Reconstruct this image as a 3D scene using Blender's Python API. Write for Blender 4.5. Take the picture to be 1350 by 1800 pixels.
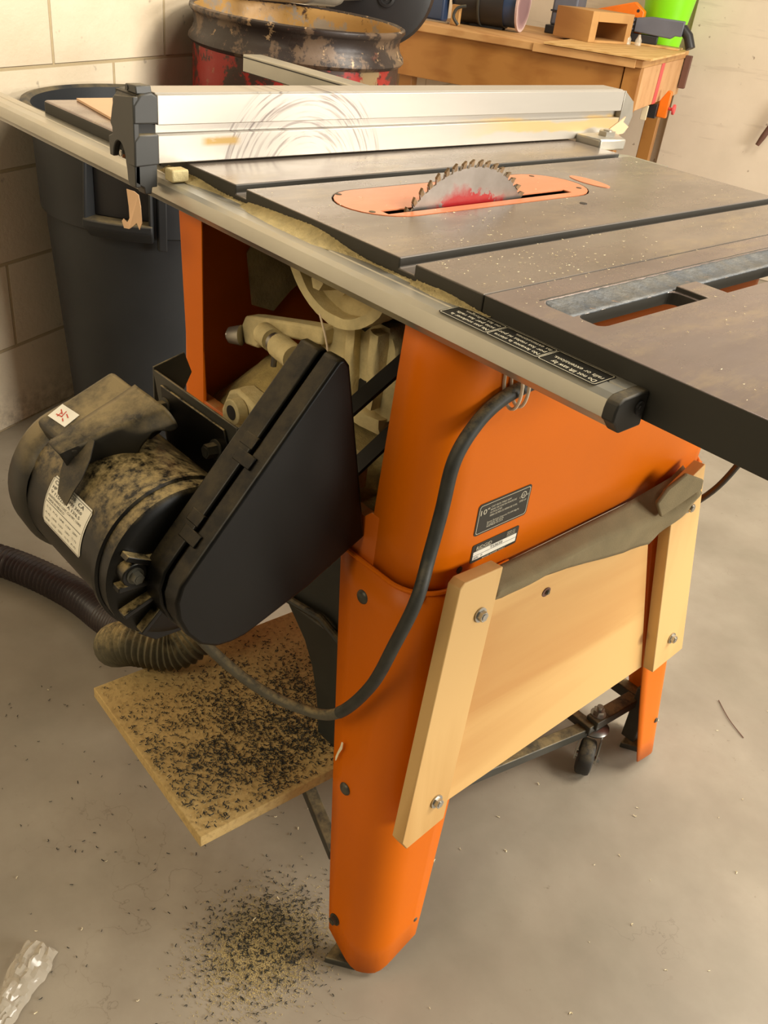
import bpy, bmesh, math, random
from mathutils import Vector, Matrix, noise
S = bpy.context.scene
for o in list(bpy.data.objects): bpy.data.objects.remove(o)
COL = S.collection
V = Vector
random.seed(7)
R = math.radians

# ------------------------------------------------------------------ camera, world, light, exposure
cam_d = bpy.data.cameras.new('camera'); cam = bpy.data.objects.new('camera', cam_d); COL.objects.link(cam)
w_ = V((0.983926952, 0.325968753, 0.823758786))
cam.matrix_world = Matrix.Translation((0.704557795, -0.545375581, 1.13546029)) @ Matrix.Rotation(w_.length, 4, w_.normalized())
cam_d.sensor_fit = 'HORIZONTAL'; cam_d.sensor_width = 36; cam_d.lens = 1568.81 / 1350 * 36
cam_d.clip_start = .01
S.camera = cam
S.view_settings.view_transform = 'Standard'; S.view_settings.look = 'None'
S.view_settings.gamma = 1; S.view_settings.use_curve_mapping = False
S.view_settings.exposure = 0.35
wd = bpy.data.worlds.new('room_ambient'); S.world = wd; wd.use_nodes = True
wd.node_tree.nodes['Background'].inputs[0].default_value = (1.0, .88, .66, 1)
wd.node_tree.nodes['Background'].inputs[1].default_value = .095
def area(name, loc, tgt, sx, sy, power, color):
    d = bpy.data.lights.new(name, 'AREA'); d.shape = 'RECTANGLE'; d.size = sx; d.size_y = sy; d.energy = power; d.color = color
    o = bpy.data.objects.new(name, d); COL.objects.link(o); o.location = loc
    o.rotation_euler = (V(tgt) - V(loc)).to_track_quat('-Z', 'Y').to_euler(); return o
area('window_light', (4.1, 2.4, 1.6), (-.4, .55, .8), 2.3, 1.1, 165, (1, .95, .86))
area('ceiling_light_near', (1.8, 2.2, 2.9), (.5, .4, 0), 1.5, 1.0, 105, (1, .91, .77))
area('ceiling_light_rear', (.3, -2.6, 2.7), (.1, 0, .5), 1.4, .9, 26, (1, .86, .62))
area('ceiling_light_far', (.3, 1.6, 3.1), (-.2, 1.9, 0), 1.6, 1.0, 38, (1, .91, .77))

# ------------------------------------------------------------------ materials
def s2l(c):
    return tuple(((x/255)/12.92 if x/255 <= .04045 else ((x/255+.055)/1.055)**2.4) for x in c)
class NT:
    def __init__(s, name):
        s.m = bpy.data.materials.new(name); s.m.use_nodes = True; s.t = s.m.node_tree; s.b = s.t.nodes['Principled BSDF']
        s.tc = s.t.nodes.new('ShaderNodeTexCoord')
    def n(s, ty, **k):
        x = s.t.nodes.new(ty)
        for a, v in k.items():
            if a.startswith('i_'):
                key = a[2:].replace('_', ' ')
                key = int(key) if key.isdigit() else key
                x.inputs[key].default_value = v
            else: setattr(x, a, v)
        return x
    def l(s, a, b): s.t.links.new(a, b)
    def noise(s, scale, det=4, rough=.55, stretch=None, coord='Object'):
        x = s.n('ShaderNodeTexNoise'); x.inputs['Scale'].default_value = scale; x.inputs['Detail'].default_value = det; x.inputs['Roughness'].default_value = rough
        src = s.tc.outputs[coord]
        if stretch:
            mp = s.n('ShaderNodeMapping'); mp.inputs['Scale'].default_value = stretch; s.l(src, mp.inputs[0]); src = mp.outputs[0]
        s.l(src, x.inputs['Vector']); return x.outputs[0]
    def ramp(s, f, stops):
        r = s.n('ShaderNodeValToRGB'); cr = r.color_ramp
        while len(cr.elements) < len(stops): cr.elements.new(.5)
        for e, (p, c) in zip(cr.elements, stops):
            e.position = p; e.color = (*c, 1) if len(c) == 3 else c
        s.l(f, r.inputs[0]); return r.outputs[0]
    def mix(s, f, a, b):
        x = s.n('ShaderNodeMix', data_type='RGBA')
        for sock, v in ((x.inputs[0], f), (x.inputs[6], a), (x.inputs[7], b)):
            if isinstance(v, (int, float)): sock.default_value = v
            elif isinstance(v, tuple): sock.default_value = (*v, 1)
            else: s.l(v, sock)
        return x.outputs[2]
    def math(s, op, a, b=None, clamp=False):
        x = s.n('ShaderNodeMath', operation=op, use_clamp=clamp)
        for i, v in enumerate((a, b)):
            if v is None: continue
            if isinstance(v, (int, float)): x.inputs[i].default_value = v
            else: s.l(v, x.inputs[i])
        return x.outputs[0]
    def bump(s, h, st=.3, d=.001):
        b = s.n('ShaderNodeBump'); b.inputs['Strength'].default_value = st; b.inputs['Distance'].default_value = d
        s.l(h, b.inputs['Height']); s.l(b.outputs[0], s.b.inputs['Normal'])
    def col(s, v):
        if isinstance(v, tuple): s.b.inputs['Base Color'].default_value = (*v, 1)
        else: s.l(v, s.b.inputs['Base Color'])
    def set(s, rough=None, metal=None, spec=None, coat=None):
        for k, v in (('Roughness', rough), ('Metallic', metal), ('Specular IOR Level', spec), ('Coat Weight', coat)):
            if v is None: continue
            if isinstance(v, (int, float)): s.b.inputs[k].default_value = v
            else: s.l(v, s.b.inputs[k])
def W3(v): return (v, v, v)
DUST = s2l((194, 170, 116))
def mat(name, rgb, rough=.5, metal=0, var=.15, nscale=6, dust=0, dscale=25, bump=0, bscale=80, spec=None, coat=None, dustcol=DUST):
    """plain surface with tonal variation and an optional settled-dust layer on its upward faces"""
    t = NT(name); c = s2l(rgb)
    f = t.noise(nscale)
    a = t.ramp(f, [(.3, tuple(x*(1-var) for x in c)), (.7, tuple(min(1, x*(1+var)) for x in c))])
    if dust:
        g = t.n('ShaderNodeNewGeometry'); sx = t.n('ShaderNodeSeparateXYZ'); t.l(g.outputs['Normal'], sx.inputs[0])
        up = t.math('MULTIPLY_ADD', sx.outputs[2], 1.5, True); t.t.nodes[-1].inputs[2].default_value = -.58
        nn = t.ramp(t.noise(dscale, 6, .7), [(.38, W3(0)), (.62, W3(1))])
        fac = t.math('MULTIPLY', t.math('MULTIPLY', up, nn, True), dust, True)
        a = t.mix(fac, a, dustcol)
        t.set(rough=t.math('MAXIMUM', rough, t.math('MULTIPLY', fac, .9)), metal=t.math('MULTIPLY', t.math('SUBTRACT', 1.0, fac, True), metal))
    else: t.set(rough=rough, metal=metal)
    t.set(spec=spec, coat=coat); t.col(a)
    if bump: t.bump(t.noise(bscale, 5, .65), bump, .002)
    return t.m
M = {}
M['orange'] = mat('orange_powder_coat', (213, 105, 0), .42, 0, .05, 5, dust=.06, dscale=60, bump=.04, bscale=500, spec=.22)
M['orange_dusty'] = mat('orange_sheet_metal_dusty', (204, 98, 10), .5, 0, .1, 6, dust=.85, dscale=14)
M['orange_plastic'] = mat('orange_plastic', (240, 120, 20), .4)
M['black_paint'] = mat('black_paint_dusty', (14, 13, 10), .36, 0, .2, 9, dust=.85, dscale=95, spec=.35)
M['black_plastic'] = mat('black_plastic_guard', (10, 9, 7), .34, 0, .2, 9, dust=.16, dscale=30, bump=.03, bscale=700, spec=.25)
M['dull_black'] = mat('dull_black_plastic', (34, 33, 30), .6, 0, .2, 12, dust=.25, dscale=24)
M['grey_plastic'] = mat('grey_plastic_dusty', (62, 62, 60), .5, 0, .12, 12, dust=.35, dscale=50)
M['sheet_black'] = mat('black_sheet_metal', (44, 46, 42), .5, 0, .25, 8, dust=.75, dscale=30)
M['bracket'] = mat('grey_bracket_steel', (66, 64, 56), .5, .2, .2, 12, dust=.5, dscale=30)
M['cast_dusty'] = mat('casting_caked_with_sawdust', (206, 190, 142), .85, 0, .22, 30, dust=.8, dscale=40, bump=.6, bscale=220)
M['dust'] = mat('sawdust_heap', (178, 156, 98), .95, 0, .25, 60, bump=.9, bscale=350)
M['sawdust_pale'] = mat('pale_sawdust', (196, 176, 124), .95, 0, .2, 90, bump=.8, bscale=500)
M['steel'] = mat('zinc_bolt_steel', (175, 172, 165), .3, .9, .15, 40)
M['bolt_dark'] = mat('dark_bolt_head', (90, 88, 78), .45, .6, .2, 60)
M['aluminium'] = mat('anodised_rail_aluminium', (184, 182, 172), .32, .75, .08, 10, dust=.3, dscale=18, spec=.5)
M['carbide'] = mat('carbide_teeth', (120, 96, 66), .5, .4, .3, 200)
M['rubber'] = mat('black_cord_rubber', (46, 47, 42), .55, 0, .3, 60, dust=.35, dscale=120)
M['cord_dusty'] = mat('cord_caked_with_dust', (88, 82, 66), .8, 0, .25, 60, dust=.7, dscale=90, bump=.3, bscale=300)
M['belt'] = mat('drive_belt_rubber', (26, 26, 26), .45)
M['hose_dark'] = mat('dark_brown_hose', (52, 42, 40), .4, 0, .15, 20)
M['twist'] = mat('white_twist_tie', (226, 206, 178), .5)
M['bin'] = mat('blue_grey_bin_plastic', (46, 48, 50), .5, 0, .18, 5, dust=.4, dscale=9, spec=.3)
M['white_paint'] = mat('white_paint_fleck', (240, 228, 196), .5)
M['label_black'] = mat('black_label_film', (32, 30, 24), .35)
M['label_white'] = mat('white_label_film', (242, 238, 222), .45, var=.06, nscale=40)
M['ink'] = mat('label_ink_black', (24, 22, 20), .5)
M['ink_white'] = mat('label_ink_cream', (222, 214, 188), .5)
M['ink_red'] = mat('label_ink_red', (205, 60, 40), .5)
M['green'] = mat('lime_green_plastic', (138, 226, 26), .35, var=.05)
M['blue_case'] = mat('dark_blue_plastic', (48, 64, 92), .3)
M['grey_tool'] = mat('grey_tool_metal', (96, 98, 108), .45)
M['machine_black'] = mat('machine_black_cover', (38, 37, 38), .42)
M['silver'] = mat('silver_casting', (176, 170, 158), .38, .7, .12, 20)
M['red_tape'] = mat('red_tape', (218, 84, 84), .5)
M['cardboard'] = mat('cardboard', (222, 184, 146), .85, var=.05)
M['brown_board'] = mat('brown_board', (104, 70, 56), .7)
M['yellow'] = mat('yellow_sticker', (238, 206, 30), .5)
M['cream_strip'] = mat('cream_strip', (218, 204, 170), .7)
M['cloth'] = mat('grey_green_felt', (128, 114, 84), .95, 0, .12, 30, bump=.4, bscale=600)
M['chip_dark'] = mat('dark_rubber_shavings', (38, 38, 32), .7)
M['chip_light'] = mat('light_wood_specks', (236, 222, 184), .7)
M['tyre'] = mat('caster_rubber', (44, 42, 38), .65, dust=.3, dscale=60)

def wood(name, light, dark, rough=.6, scale=(2.5, 26, 26), rot=(0, 0, 0), knots=True):
    t = NT(name)
    mp = t.n('ShaderNodeMapping'); mp.inputs['Scale'].default_value = scale; mp.inputs['Rotation'].default_value = rot
    t.l(t.tc.outputs['Object'], mp.inputs[0])
    n1 = t.n('ShaderNodeTexNoise'); n1.inputs['Scale'].default_value = 1.0; n1.inputs['Detail'].default_value = 5; n1.inputs['Distortion'].default_value = .9
    t.l(mp.outputs[0], n1.inputs['Vector'])
    wv = t.n('ShaderNodeTexWave'); wv.inputs['Scale'].default_value = .35; wv.inputs['Distortion'].default_value = 7; wv.inputs['Detail'].default_value = 3; wv.inputs['Detail Scale'].default_value = .8
    t.l(mp.outputs[0], wv.inputs['Vector'])
    f = t.math('MULTIPLY_ADD', wv.outputs['Fac'], .35); t.t.nodes[-1].inputs[2].default_value = 0
    f2 = t.math('ADD', t.math('MULTIPLY', n1.outputs[0], .75), f)
    c = t.ramp(f2, [(.3, s2l(dark)), (.62, s2l(light))])
    if knots:
        vo = t.n('ShaderNodeTexVoronoi'); vo.inputs['Scale'].default_value = 5.5; t.l(t.tc.outputs['Object'], vo.inputs['Vector'])
        k = t.ramp(vo.outputs['Distance'], [(.035, W3(1)), (.075, W3(0))])
        c = t.mix(t.math('MULTIPLY', k, .75), c, s2l((122, 66, 26)))
    t.col(c); t.set(rough=rough); t.bump(f2, .12, .001); return t.m
M['plywood'] = wood('plywood_face_grain', (214, 172, 108), (192, 142, 80), .5, (14, 1.6, 14), (R(14), 0, 0))
M['plywood_batten'] = wood('pine_batten_grain', (214, 174, 112), (194, 150, 88), .55, (14, 14, 1.6))
M['ply_board'] = wood('dusty_plywood_board', (202, 172, 118), (186, 152, 98), .75, knots=False)
M['bench_wood'] = wood('varnished_bench_wood', (166, 114, 54), (150, 98, 42), .45, (2, 22, 22), (0, 0, R(-21)))
M['bench_end'] = wood('bench_end_wood', (206, 160, 112), (194, 146, 98), .6, (2, 22, 22), (0, 0, R(-21)))
M['bench_top'] = wood('worn_bench_top', (198, 152, 96), (180, 130, 76), .6, (2, 22, 22), (0, 0, R(-21)))
M['box_wood'] = wood('hardboard_box', (190, 146, 88), (164, 118, 66), .6, (2, 10, 10), knots=False)

# concrete floor
t = NT('polished_concrete_floor')
n1 = t.noise(1.6, 8, .6); n2 = t.noise(9, 8, .65)
c = t.mix(t.ramp(n1, [(.35, W3(0)), (.7, W3(1))]), s2l((124, 116, 101)), s2l((168, 158, 142)))
c = t.mix(t.math('MULTIPLY', t.ramp(n2, [(.42, W3(0)), (.75, W3(1))]), .45), c, s2l((134, 122, 108)))
sp = t.ramp(t.noise(70, 3, .6), [(.66, W3(0)), (.74, W3(1))])
c = t.mix(t.math('MULTIPLY', sp, t.ramp(t.noise(3.1, 5), [(.5, W3(0)), (.62, W3(.8))])), c, s2l((92, 80, 66)))
vo = t.n('ShaderNodeTexVoronoi', feature='DISTANCE_TO_EDGE'); vo.inputs['Scale'].default_value = 5
mpv = t.n('ShaderNodeMapping'); t.l(t.tc.outputs['Object'], mpv.inputs[0])
add = t.n('ShaderNodeVectorMath', operation='ADD'); nn = t.n('ShaderNodeTexNoise'); nn.inputs['Scale'].default_value = 14; nn.inputs['Detail'].default_value = 6
t.l(mpv.outputs[0], nn.inputs['Vector']); sc = t.n('ShaderNodeVectorMath', operation='SCALE'); sc.inputs['Scale'].default_value = .22
t.l(nn.outputs[1], sc.inputs[0]); t.l(mpv.outputs[0], add.inputs[0]); t.l(sc.outputs[0], add.inputs[1]); t.l(add.outputs[0], vo.inputs['Vector'])
crk = t.ramp(vo.outputs['Distance'], [(.0, W3(1)), (.006, W3(0))])
crk = t.math('MULTIPLY', crk, t.ramp(t.noise(2.3, 3), [(.52, W3(0)), (.6, W3(.45))]))
c = t.mix(crk, c, s2l((96, 84, 70)))
t.col(c); t.set(rough=t.ramp(t.noise(4, 6, .6), [(.3, W3(.3)), (.7, W3(.46))]), spec=.5); t.bump(t.noise(40, 6, .6), .06, .002)
M['floor'] = t.m
# painted block wall (object x runs along the wall, object y is height)
t = NT('cream_painted_concrete_block')
br = t.n('ShaderNodeTexBrick', offset=.5, offset_frequency=2)
for k, v in (('Scale', 1), ('Mortar Size', .0045), ('Mortar Smooth', .35), ('Bias', 0), ('Brick Width', .406), ('Row Height', .2035)): br.inputs[k].default_value = v
br.inputs['Color1'].default_value = (*s2l((238, 222, 194)), 1); br.inputs['Color2'].default_value = (*s2l((232, 214, 186)), 1); br.inputs['Mortar'].default_value = (*s2l((196, 176, 138)), 1)
mp = t.n('ShaderNodeMapping'); mp.inputs['Location'].default_value = (-.085, 0, 0); t.l(t.tc.outputs['Object'], mp.inputs[0]); t.l(mp.outputs[0], br.inputs['Vector'])
sx = t.n('ShaderNodeSeparateXYZ'); t.l(t.tc.outputs['Object'], sx.inputs[0])
low = t.math('MULTIPLY', t.ramp(sx.outputs[1], [(.0, W3(1)), (.12, W3(0))]), t.ramp(t.noise(26, 5, .7), [(.4, W3(0)), (.6, W3(1))]))
spots = t.ramp(t.noise(24, 3, .5), [(.68, W3(0)), (.74, W3(.8))])
c = t.mix(t.math('MULTIPLY', low, .55), br.outputs['Color'], s2l((120, 96, 66)))
c = t.mix(t.math('MULTIPLY', spots, .6), c, s2l((110, 96, 84)))
c = t.mix(t.math('MULTIPLY', t.ramp(t.noise(5, 6, .6), [(.45, W3(0)), (.7, W3(1))]), .3), c, s2l((206, 182, 146)))
t.col(c); t.set(rough=.55)
h = t.math('MULTIPLY_ADD', br.outputs['Fac'], -1.0); t.t.nodes[-1].inputs[2].default_value = 1
t.bump(t.math('ADD', h, t.math('MULTIPLY', t.noise(55, 6, .7), .35)), .7, .006)
M['block'] = t.m
# plaster / cast concrete of the far wall
t = NT('beige_cast_concrete_wall')
c = t.mix(t.ramp(t.noise(2.2, 7, .6), [(.35, W3(0)), (.7, W3(1))]), s2l((206, 190, 168)), s2l((222, 206, 184)))
c = t.mix(t.math('MULTIPLY', t.ramp(t.noise(30, 3, .5), [(.7, W3(0)), (.75, W3(1))]), .7), c, s2l((128, 104, 86)))
c = t.mix(t.math('MULTIPLY', t.ramp(t.noise(3, 4, .6, (1, 1, 9)), [(.6, W3(0)), (.66, W3(1))]), .16), c, s2l((140, 118, 100)))
t.col(c); t.set(rough=.7); t.bump(t.noise(30, 6, .65), .15, .004)
M['plaster'] = t.m
# cast-iron table top: dark sides, ground top with brownish patina, smears of dust
def iron(name, top, top2, side):
    t = NT(name)
    g = t.n('ShaderNodeNewGeometry'); sx = t.n('ShaderNodeSeparateXYZ'); t.l(g.outputs['Normal'], sx.inputs[0])
    up = t.ramp(sx.outputs[2], [(.3, W3(0)), (.75, W3(1))])
    c = t.mix(t.ramp(t.noise(7, 8, .65, (1, .35, 1)), [(.35, W3(0)), (.68, W3(1))]), s2l(top), s2l(top2))
    smear = t.math('MULTIPLY', t.ramp(t.noise(16, 8, .75, (1, .3, 1)), [(.54, W3(0)), (.74, W3(1))]), .5)
    c = t.mix(smear, c, s2l((196, 176, 138)))
    speck = t.ramp(t.noise(420, 2, .5), [(.68, W3(0)), (.72, W3(1))])
    c = t.mix(t.math('MULTIPLY', speck, t.ramp(t.noise(9, 4), [(.48, W3(0)), (.6, W3(.8))])), c, s2l((226, 206, 166)))
    c = t.mix(up, s2l(side), c)
    t.col(c); t.set(metal=t.math('MULTIPLY', up, .5), rough=t.mix(up, W3(.6), t.ramp(t.noise(12, 7, .65, (1, .4, 1)), [(.3, W3(.16)), (.7, W3(.36))])))
    t.bump(t.noise(90, 6, .6), .06, .001); return t.m
M['iron'] = iron('cast_iron_table_top', (132, 121, 112), (160, 149, 138), (46, 43, 35))
M['iron_wing'] = iron('cast_iron_wing_top', (130, 117, 112), (156, 143, 138), (40, 38, 31))
M['iron_bevel'] = mat('rough_cast_iron_bevel', (92, 98, 104), .45, .4, .2, 60, bump=.7, bscale=160, dust=.15)
# fence aluminium with grey swirl rub marks and glue smears
t = NT('fence_extrusion_aluminium')
c = t.mix(t.ramp(t.noise(4, 5, .6, (1, .2, 2)), [(.3, W3(0)), (.7, W3(1))]), s2l((180, 174, 164)), s2l((198, 191, 180)))
sx = t.n('ShaderNodeSeparateXYZ'); t.l(t.tc.outputs['Object'], sx.inputs[0])
dy = t.math('SUBTRACT', sx.outputs[1], .16); dz = t.math('SUBTRACT', sx.outputs[2], .875)
rr = t.math('SQRT', t.math('ADD', t.math('MULTIPLY', dy, dy), t.math('MULTIPLY', dz, dz)))
ang = t.math('ARCTAN2', dy, dz)
cv = t.n('ShaderNodeCombineXYZ'); t.l(t.math('MULTIPLY', ang, 1.1), cv.inputs[0]); t.l(t.math('MULTIPLY', rr, 230), cv.inputs[1])
nz = t.n('ShaderNodeTexNoise'); nz.inputs['Scale'].default_value = 1.0; nz.inputs['Detail'].default_value = 4; nz.inputs['Roughness'].default_value = .6; t.l(cv.outputs[0], nz.inputs['Vector'])
edge = t.ramp(rr, [(.04, W3(0)), (.055, W3(.8)), (.07, W3(.7)), (.082, W3(.35)), (.096, W3(1)), (.118, W3(.9)), (.128, W3(0))])
band = t.math('MULTIPLY', edge, t.ramp(nz.outputs[0], [(.5, W3(0)), (.62, W3(1))]))
c = t.mix(t.math('MULTIPLY', band, .75), c, s2l((106, 94, 90)))
glue = t.math('MULTIPLY', t.ramp(t.noise(34, 4, .6, (1, .4, 1.4)), [(.5, W3(0)), (.56, W3(1))]), 1.0)
def window(v, a, b, e=.004):
    # 1 inside a..b
    return t.math('MULTIPLY', t.math('MULTIPLY', t.math('SUBTRACT', v, a), 1/e, True), t.math('MULTIPLY', t.math('SUBTRACT', b, v), 1/e, True), True)
g1 = t.math('MULTIPLY', window(sx.outputs[1], .013, .068, .01), window(sx.outputs[2], .922, .934))
n3 = t.math('MULTIPLY', t.math('SUBTRACT', t.noise(20, 3, .6, (1, .5, 1)), .5), .03)
zz = t.math('ADD', sx.outputs[2], n3)
g2 = t.math('MULTIPLY', window(sx.outputs[1], .42, .9, .12), window(zz, .919, .938))
c = t.mix(t.math('MULTIPLY', g1, glue), c, s2l((176, 146, 88)))
c = t.mix(t.math('MULTIPLY', g2, .85), c, s2l((214, 184, 124)))
t.col(c); t.set(metal=.45, rough=.38); M['fence'] = t.m
# saw blade
t = NT('saw_blade_steel_with_red_coating')
sx = t.n('ShaderNodeSeparateXYZ'); t.l(t.tc.outputs['Object'], sx.inputs[0])
dy = t.math('SUBTRACT', sx.outputs[1], .21); dz = t.math('SUBTRACT', sx.outputs[2], .825)
rr = t.math('SQRT', t.math('ADD', t.math('MULTIPLY', dy, dy), t.math('MULTIPLY', dz, dz)))
red = t.math('MULTIPLY', t.ramp(t.math('ADD', rr, t.math('MULTIPLY', t.noise(50, 4, .6), .03)), [(.105, W3(1)), (.116, W3(0))]), t.ramp(t.noise(38, 5, .6), [(.46, W3(0)), (.49, W3(1))]))
base = t.ramp(t.noise(14, 5), [(.3, s2l((116, 108, 100))), (.7, s2l((158, 150, 142)))])
t.col(t.mix(red, base, s2l((156, 20, 24)))); t.set(metal=t.math('MULTIPLY', t.math('SUBTRACT', 1.0, red), .8), rough=.3); M['blade'] = t.m
# throat plate, worn orange, glossy
t = NT('worn_orange_throat_plate')
c = t.ramp(t.noise(16, 7, .7, (1, .3, 1)), [(.35, s2l((214, 128, 84))), (.6, s2l((222, 138, 96))), (.74, s2l((196, 150, 118)))])
t.col(c); t.set(rough=.3, metal=.1); M['throat'] = t.m
# rusty painted drum: black band with scraped paint, red body
def drum_mat(name, base, patches):
    t = NT(name); c = s2l(base)
    for (sc, lo, hi, col) in patches:
        f = t.ramp(t.noise(sc, 8, .7), [(lo, W3(0)), (hi, W3(1))]); c = t.mix(f, c, s2l(col))
    t.col(c); t.set(rough=t.ramp(t.noise(13, 5), [(.3, W3(.25)), (.7, W3(.55))]), metal=.15); t.bump(t.noise(20, 8, .7), .3, .003); return t.m
M['drum_band'] = drum_mat('scraped_black_drum_rim', (48, 38, 34), [(9, .52, .56, (104, 84, 66)), (22, .6, .63, (170, 140, 104)), (14, .62, .66, (96, 62, 50))])
M['drum_red'] = drum_mat('scraped_red_drum_side', (150, 34, 26), [(9, .5, .54, (60, 40, 32)), (21, .56, .6, (28, 22, 20)), (7, .58, .61, (140, 118, 84))])
M['drum_in'] = drum_mat('yellow_lined_drum_inside', (176, 136, 76), [(15, .56, .62, (66, 46, 34)), (8, .56, .6, (150, 136, 118))])
# corrugated dusty hose
M['hose'] = mat('hose_coated_in_sawdust', (86, 80, 60), .8, 0, .25, 60, dust=.9, dscale=60)
# torn plastic sheeting
M['tear_sheet'] = mat('dusty_black_plastic_sheet', (40, 37, 30), .45, 0, .25, 14, dust=.6, dscale=16, spec=.35)
t = NT('clear_crumpled_plastic'); t.col(s2l((232, 222, 202))); t.set(rough=.18, spec=.8); t.b.inputs['Alpha'].default_value = .42; M['clear'] = t.m
# shelf material: plywood caked in tan dust
t = NT('board_caked_with_sawdust')
c = t.mix(t.ramp(t.noise(11, 7, .6), [(.3, W3(0)), (.7, W3(1))]), s2l((184, 154, 98)), s2l((202, 174, 116)))
c = t.mix(t.math('MULTIPLY', t.ramp(t.noise(160, 3, .6), [(.5, W3(0)), (.62, W3(1))]), .3), c, s2l((120, 98, 56)))
t.col(c); t.set(rough=.9); t.bump(t.noise(160, 6, .7), .5, .002); M['shelf'] = t.m

# ------------------------------------------------------------------ geometry helpers
def frame(z, x=None):
    z = V(z).normalized()
    x = V(x) if x is not None else (V((1, 0, 0)) if abs(z.x) < .9 else V((0, 1, 0)))
    y = z.cross(x).normalized(); x = y.cross(z)
    return Matrix((x, y, z)).transposed()
class MB:
    def __init__(s): s.bm = bmesh.new()
    def face(s, pts):
        return s.bm.faces.new([s.bm.verts.new(p) for p in pts])
    def box(s, lo, hi, T=None):
        P = [V((x, y, z)) for x in (lo[0], hi[0]) for y in (lo[1], hi[1]) for z in (lo[2], hi[2])]
        if T: P = [T @ p for p in P]
        v = [s.bm.verts.new(p) for p in P]
        for f in ((0, 1, 3, 2), (4, 6, 7, 5), (0, 4, 5, 1), (2, 3, 7, 6), (0, 2, 6, 4), (1, 5, 7, 3)): s.bm.faces.new([v[i] for i in f])
        return s
    def prism(s, pts, d):
        """closed 3-D outline swept by vector d"""
        d = V(d); a = [s.bm.verts.new(V(p)) for p in pts]; b = [s.bm.verts.new(V(p)+d) for p in pts]
        n = len(pts)
        s.bm.faces.new(a); s.bm.faces.new(b[::-1])
        for i in range(n): s.bm.faces.new((a[i], b[i], b[(i+1) % n], a[(i+1) % n]))
        return s
    def loft(s, rows, close=False):
        vs = [[s.bm.verts.new(V(p)) for p in r] for r in rows]
        for a, b in zip(vs, vs[1:]):
            n = len(a)
            for i in range(n if close else n-1): s.bm.faces.new((a[i], a[(i+1) % n], b[(i+1) % n], b[i]))
        return vs
    def cyl(s, p0, p1, r0, r1=None, n=24, cap=True):
        p0, p1 = V(p0), V(p1); r1 = r0 if r1 is None else r1; F = frame(p1-p0)
        rows = [[p + F @ V((r*math.cos(2*math.pi*i/n), r*math.sin(2*math.pi*i/n), 0)) for i in range(n)] for p, r in ((p0, r0), (p1, r1))]
        vs = s.loft(rows, True)
        if cap: s.bm.faces.new(vs[0][::-1]); s.bm.faces.new(vs[1])
        return s
    def lathe(s, base, axis, prof, n=48, cap0=False, cap1=False):
        base = V(base); F = frame(axis)
        rows = [[base + F @ V((r*math.cos(2*math.pi*i/n), r*math.sin(2*math.pi*i/n), h)) for i in range(n)] for r, h in prof]
        vs = s.loft(rows, True)
        if cap0: s.bm.faces.new(vs[0][::-1])
        if cap1: s.bm.faces.new(vs[-1])
        return s
    def tube(s, path, r, n=12, cap=True, rfun=None):
        path = [V(p) for p in path]; rows = []; x = None
        for i, p in enumerate(path):
            d = (path[min(i+1, len(path)-1)] - path[max(i-1, 0)]).normalized()
            if x is None: x = frame(d).col[0]
            x = (x - d*x.dot(d)).normalized(); y = d.cross(x); rr = rfun(i) if rfun else r
            rows.append([p + x*rr*math.cos(2*math.pi*k/n) + y*rr*math.sin(2*math.pi*k/n) for k in range(n)])
        vs = s.loft(rows, True)
        if cap: s.bm.faces.new(vs[0][::-1]); s.bm.faces.new(vs[-1])
        return s
    def hexbolt(s, p, d, r=.007, h=.005, washer=True):
        d = V(d).normalized(); p = V(p)
        if washer: s.cyl(p, p+d*.0015, r*1.35, n=20); p = p+d*.0015
        s.cyl(p, p+d*h, r, r*.93, n=6); s.cyl(p+d*h, p+d*(h+.0008), r*.6, n=12); return s
    def disp(s, amp, scale, seed=0):
        for v in s.bm.verts:
            v.co += V(noise.noise_vector(v.co*scale + V((seed, 0, 0))))*amp
        return s
    def build(s, name, m, parent=None, bevel=0, seg=2, smooth=35, solid=0, sub=0, offset=-1, label=None):
        bmesh.ops.recalc_face_normals(s.bm, faces=s.bm.faces[:])
        me = bpy.data.meshes.new(name); s.bm.to_mesh(me); s.bm.free()
        if smooth:
            for p in me.polygons: p.use_smooth = True
            me.set_sharp_from_angle(angle=R(smooth))
        o = bpy.data.objects.new(name, me); COL.objects.link(o); me.materials.append(M[m] if isinstance(m, str) else m)
        if parent is not None: attach(o, parent)
        if solid:
            md = o.modifiers.new('thickness', 'SOLIDIFY'); md.thickness = solid; md.offset = offset
        if bevel:
            md = o.modifiers.new('bevel', 'BEVEL'); md.width = bevel; md.segments = seg; md.limit_method = 'ANGLE'; md.angle_limit = R(40)
        if sub:
            md = o.modifiers.new('smooth', 'SUBSURF'); md.levels = sub; md.render_levels = sub
        if label: o['label'] = label
        return o
WORLD = {}
def attach(o, parent):
    o.parent = parent; o.matrix_parent_inverse = WORLD.get(parent.name, Matrix()).inverted()
def tag(o, label, cat, group=None, kind=None):
    o['label'] = label; o['category'] = cat
    if group: o['group'] = group
    if kind: o['kind'] = kind
    return o
def thing(name, loc, label, cat, group=None):
    o = bpy.data.objects.new(name, None); COL.objects.link(o); o.location = loc; o.empty_display_size = .05
    WORLD[o.name] = Matrix.Translation(loc); return tag(o, label, cat, group)
def struct(o): o['kind'] = 'structure'; return o
def bake(o):
    """apply modifiers"""
    dg = bpy.context.evaluated_depsgraph_get(); me = bpy.data.meshes.new_from_object(o.evaluated_get(dg)); o.modifiers.clear(); o.data = me
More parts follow.
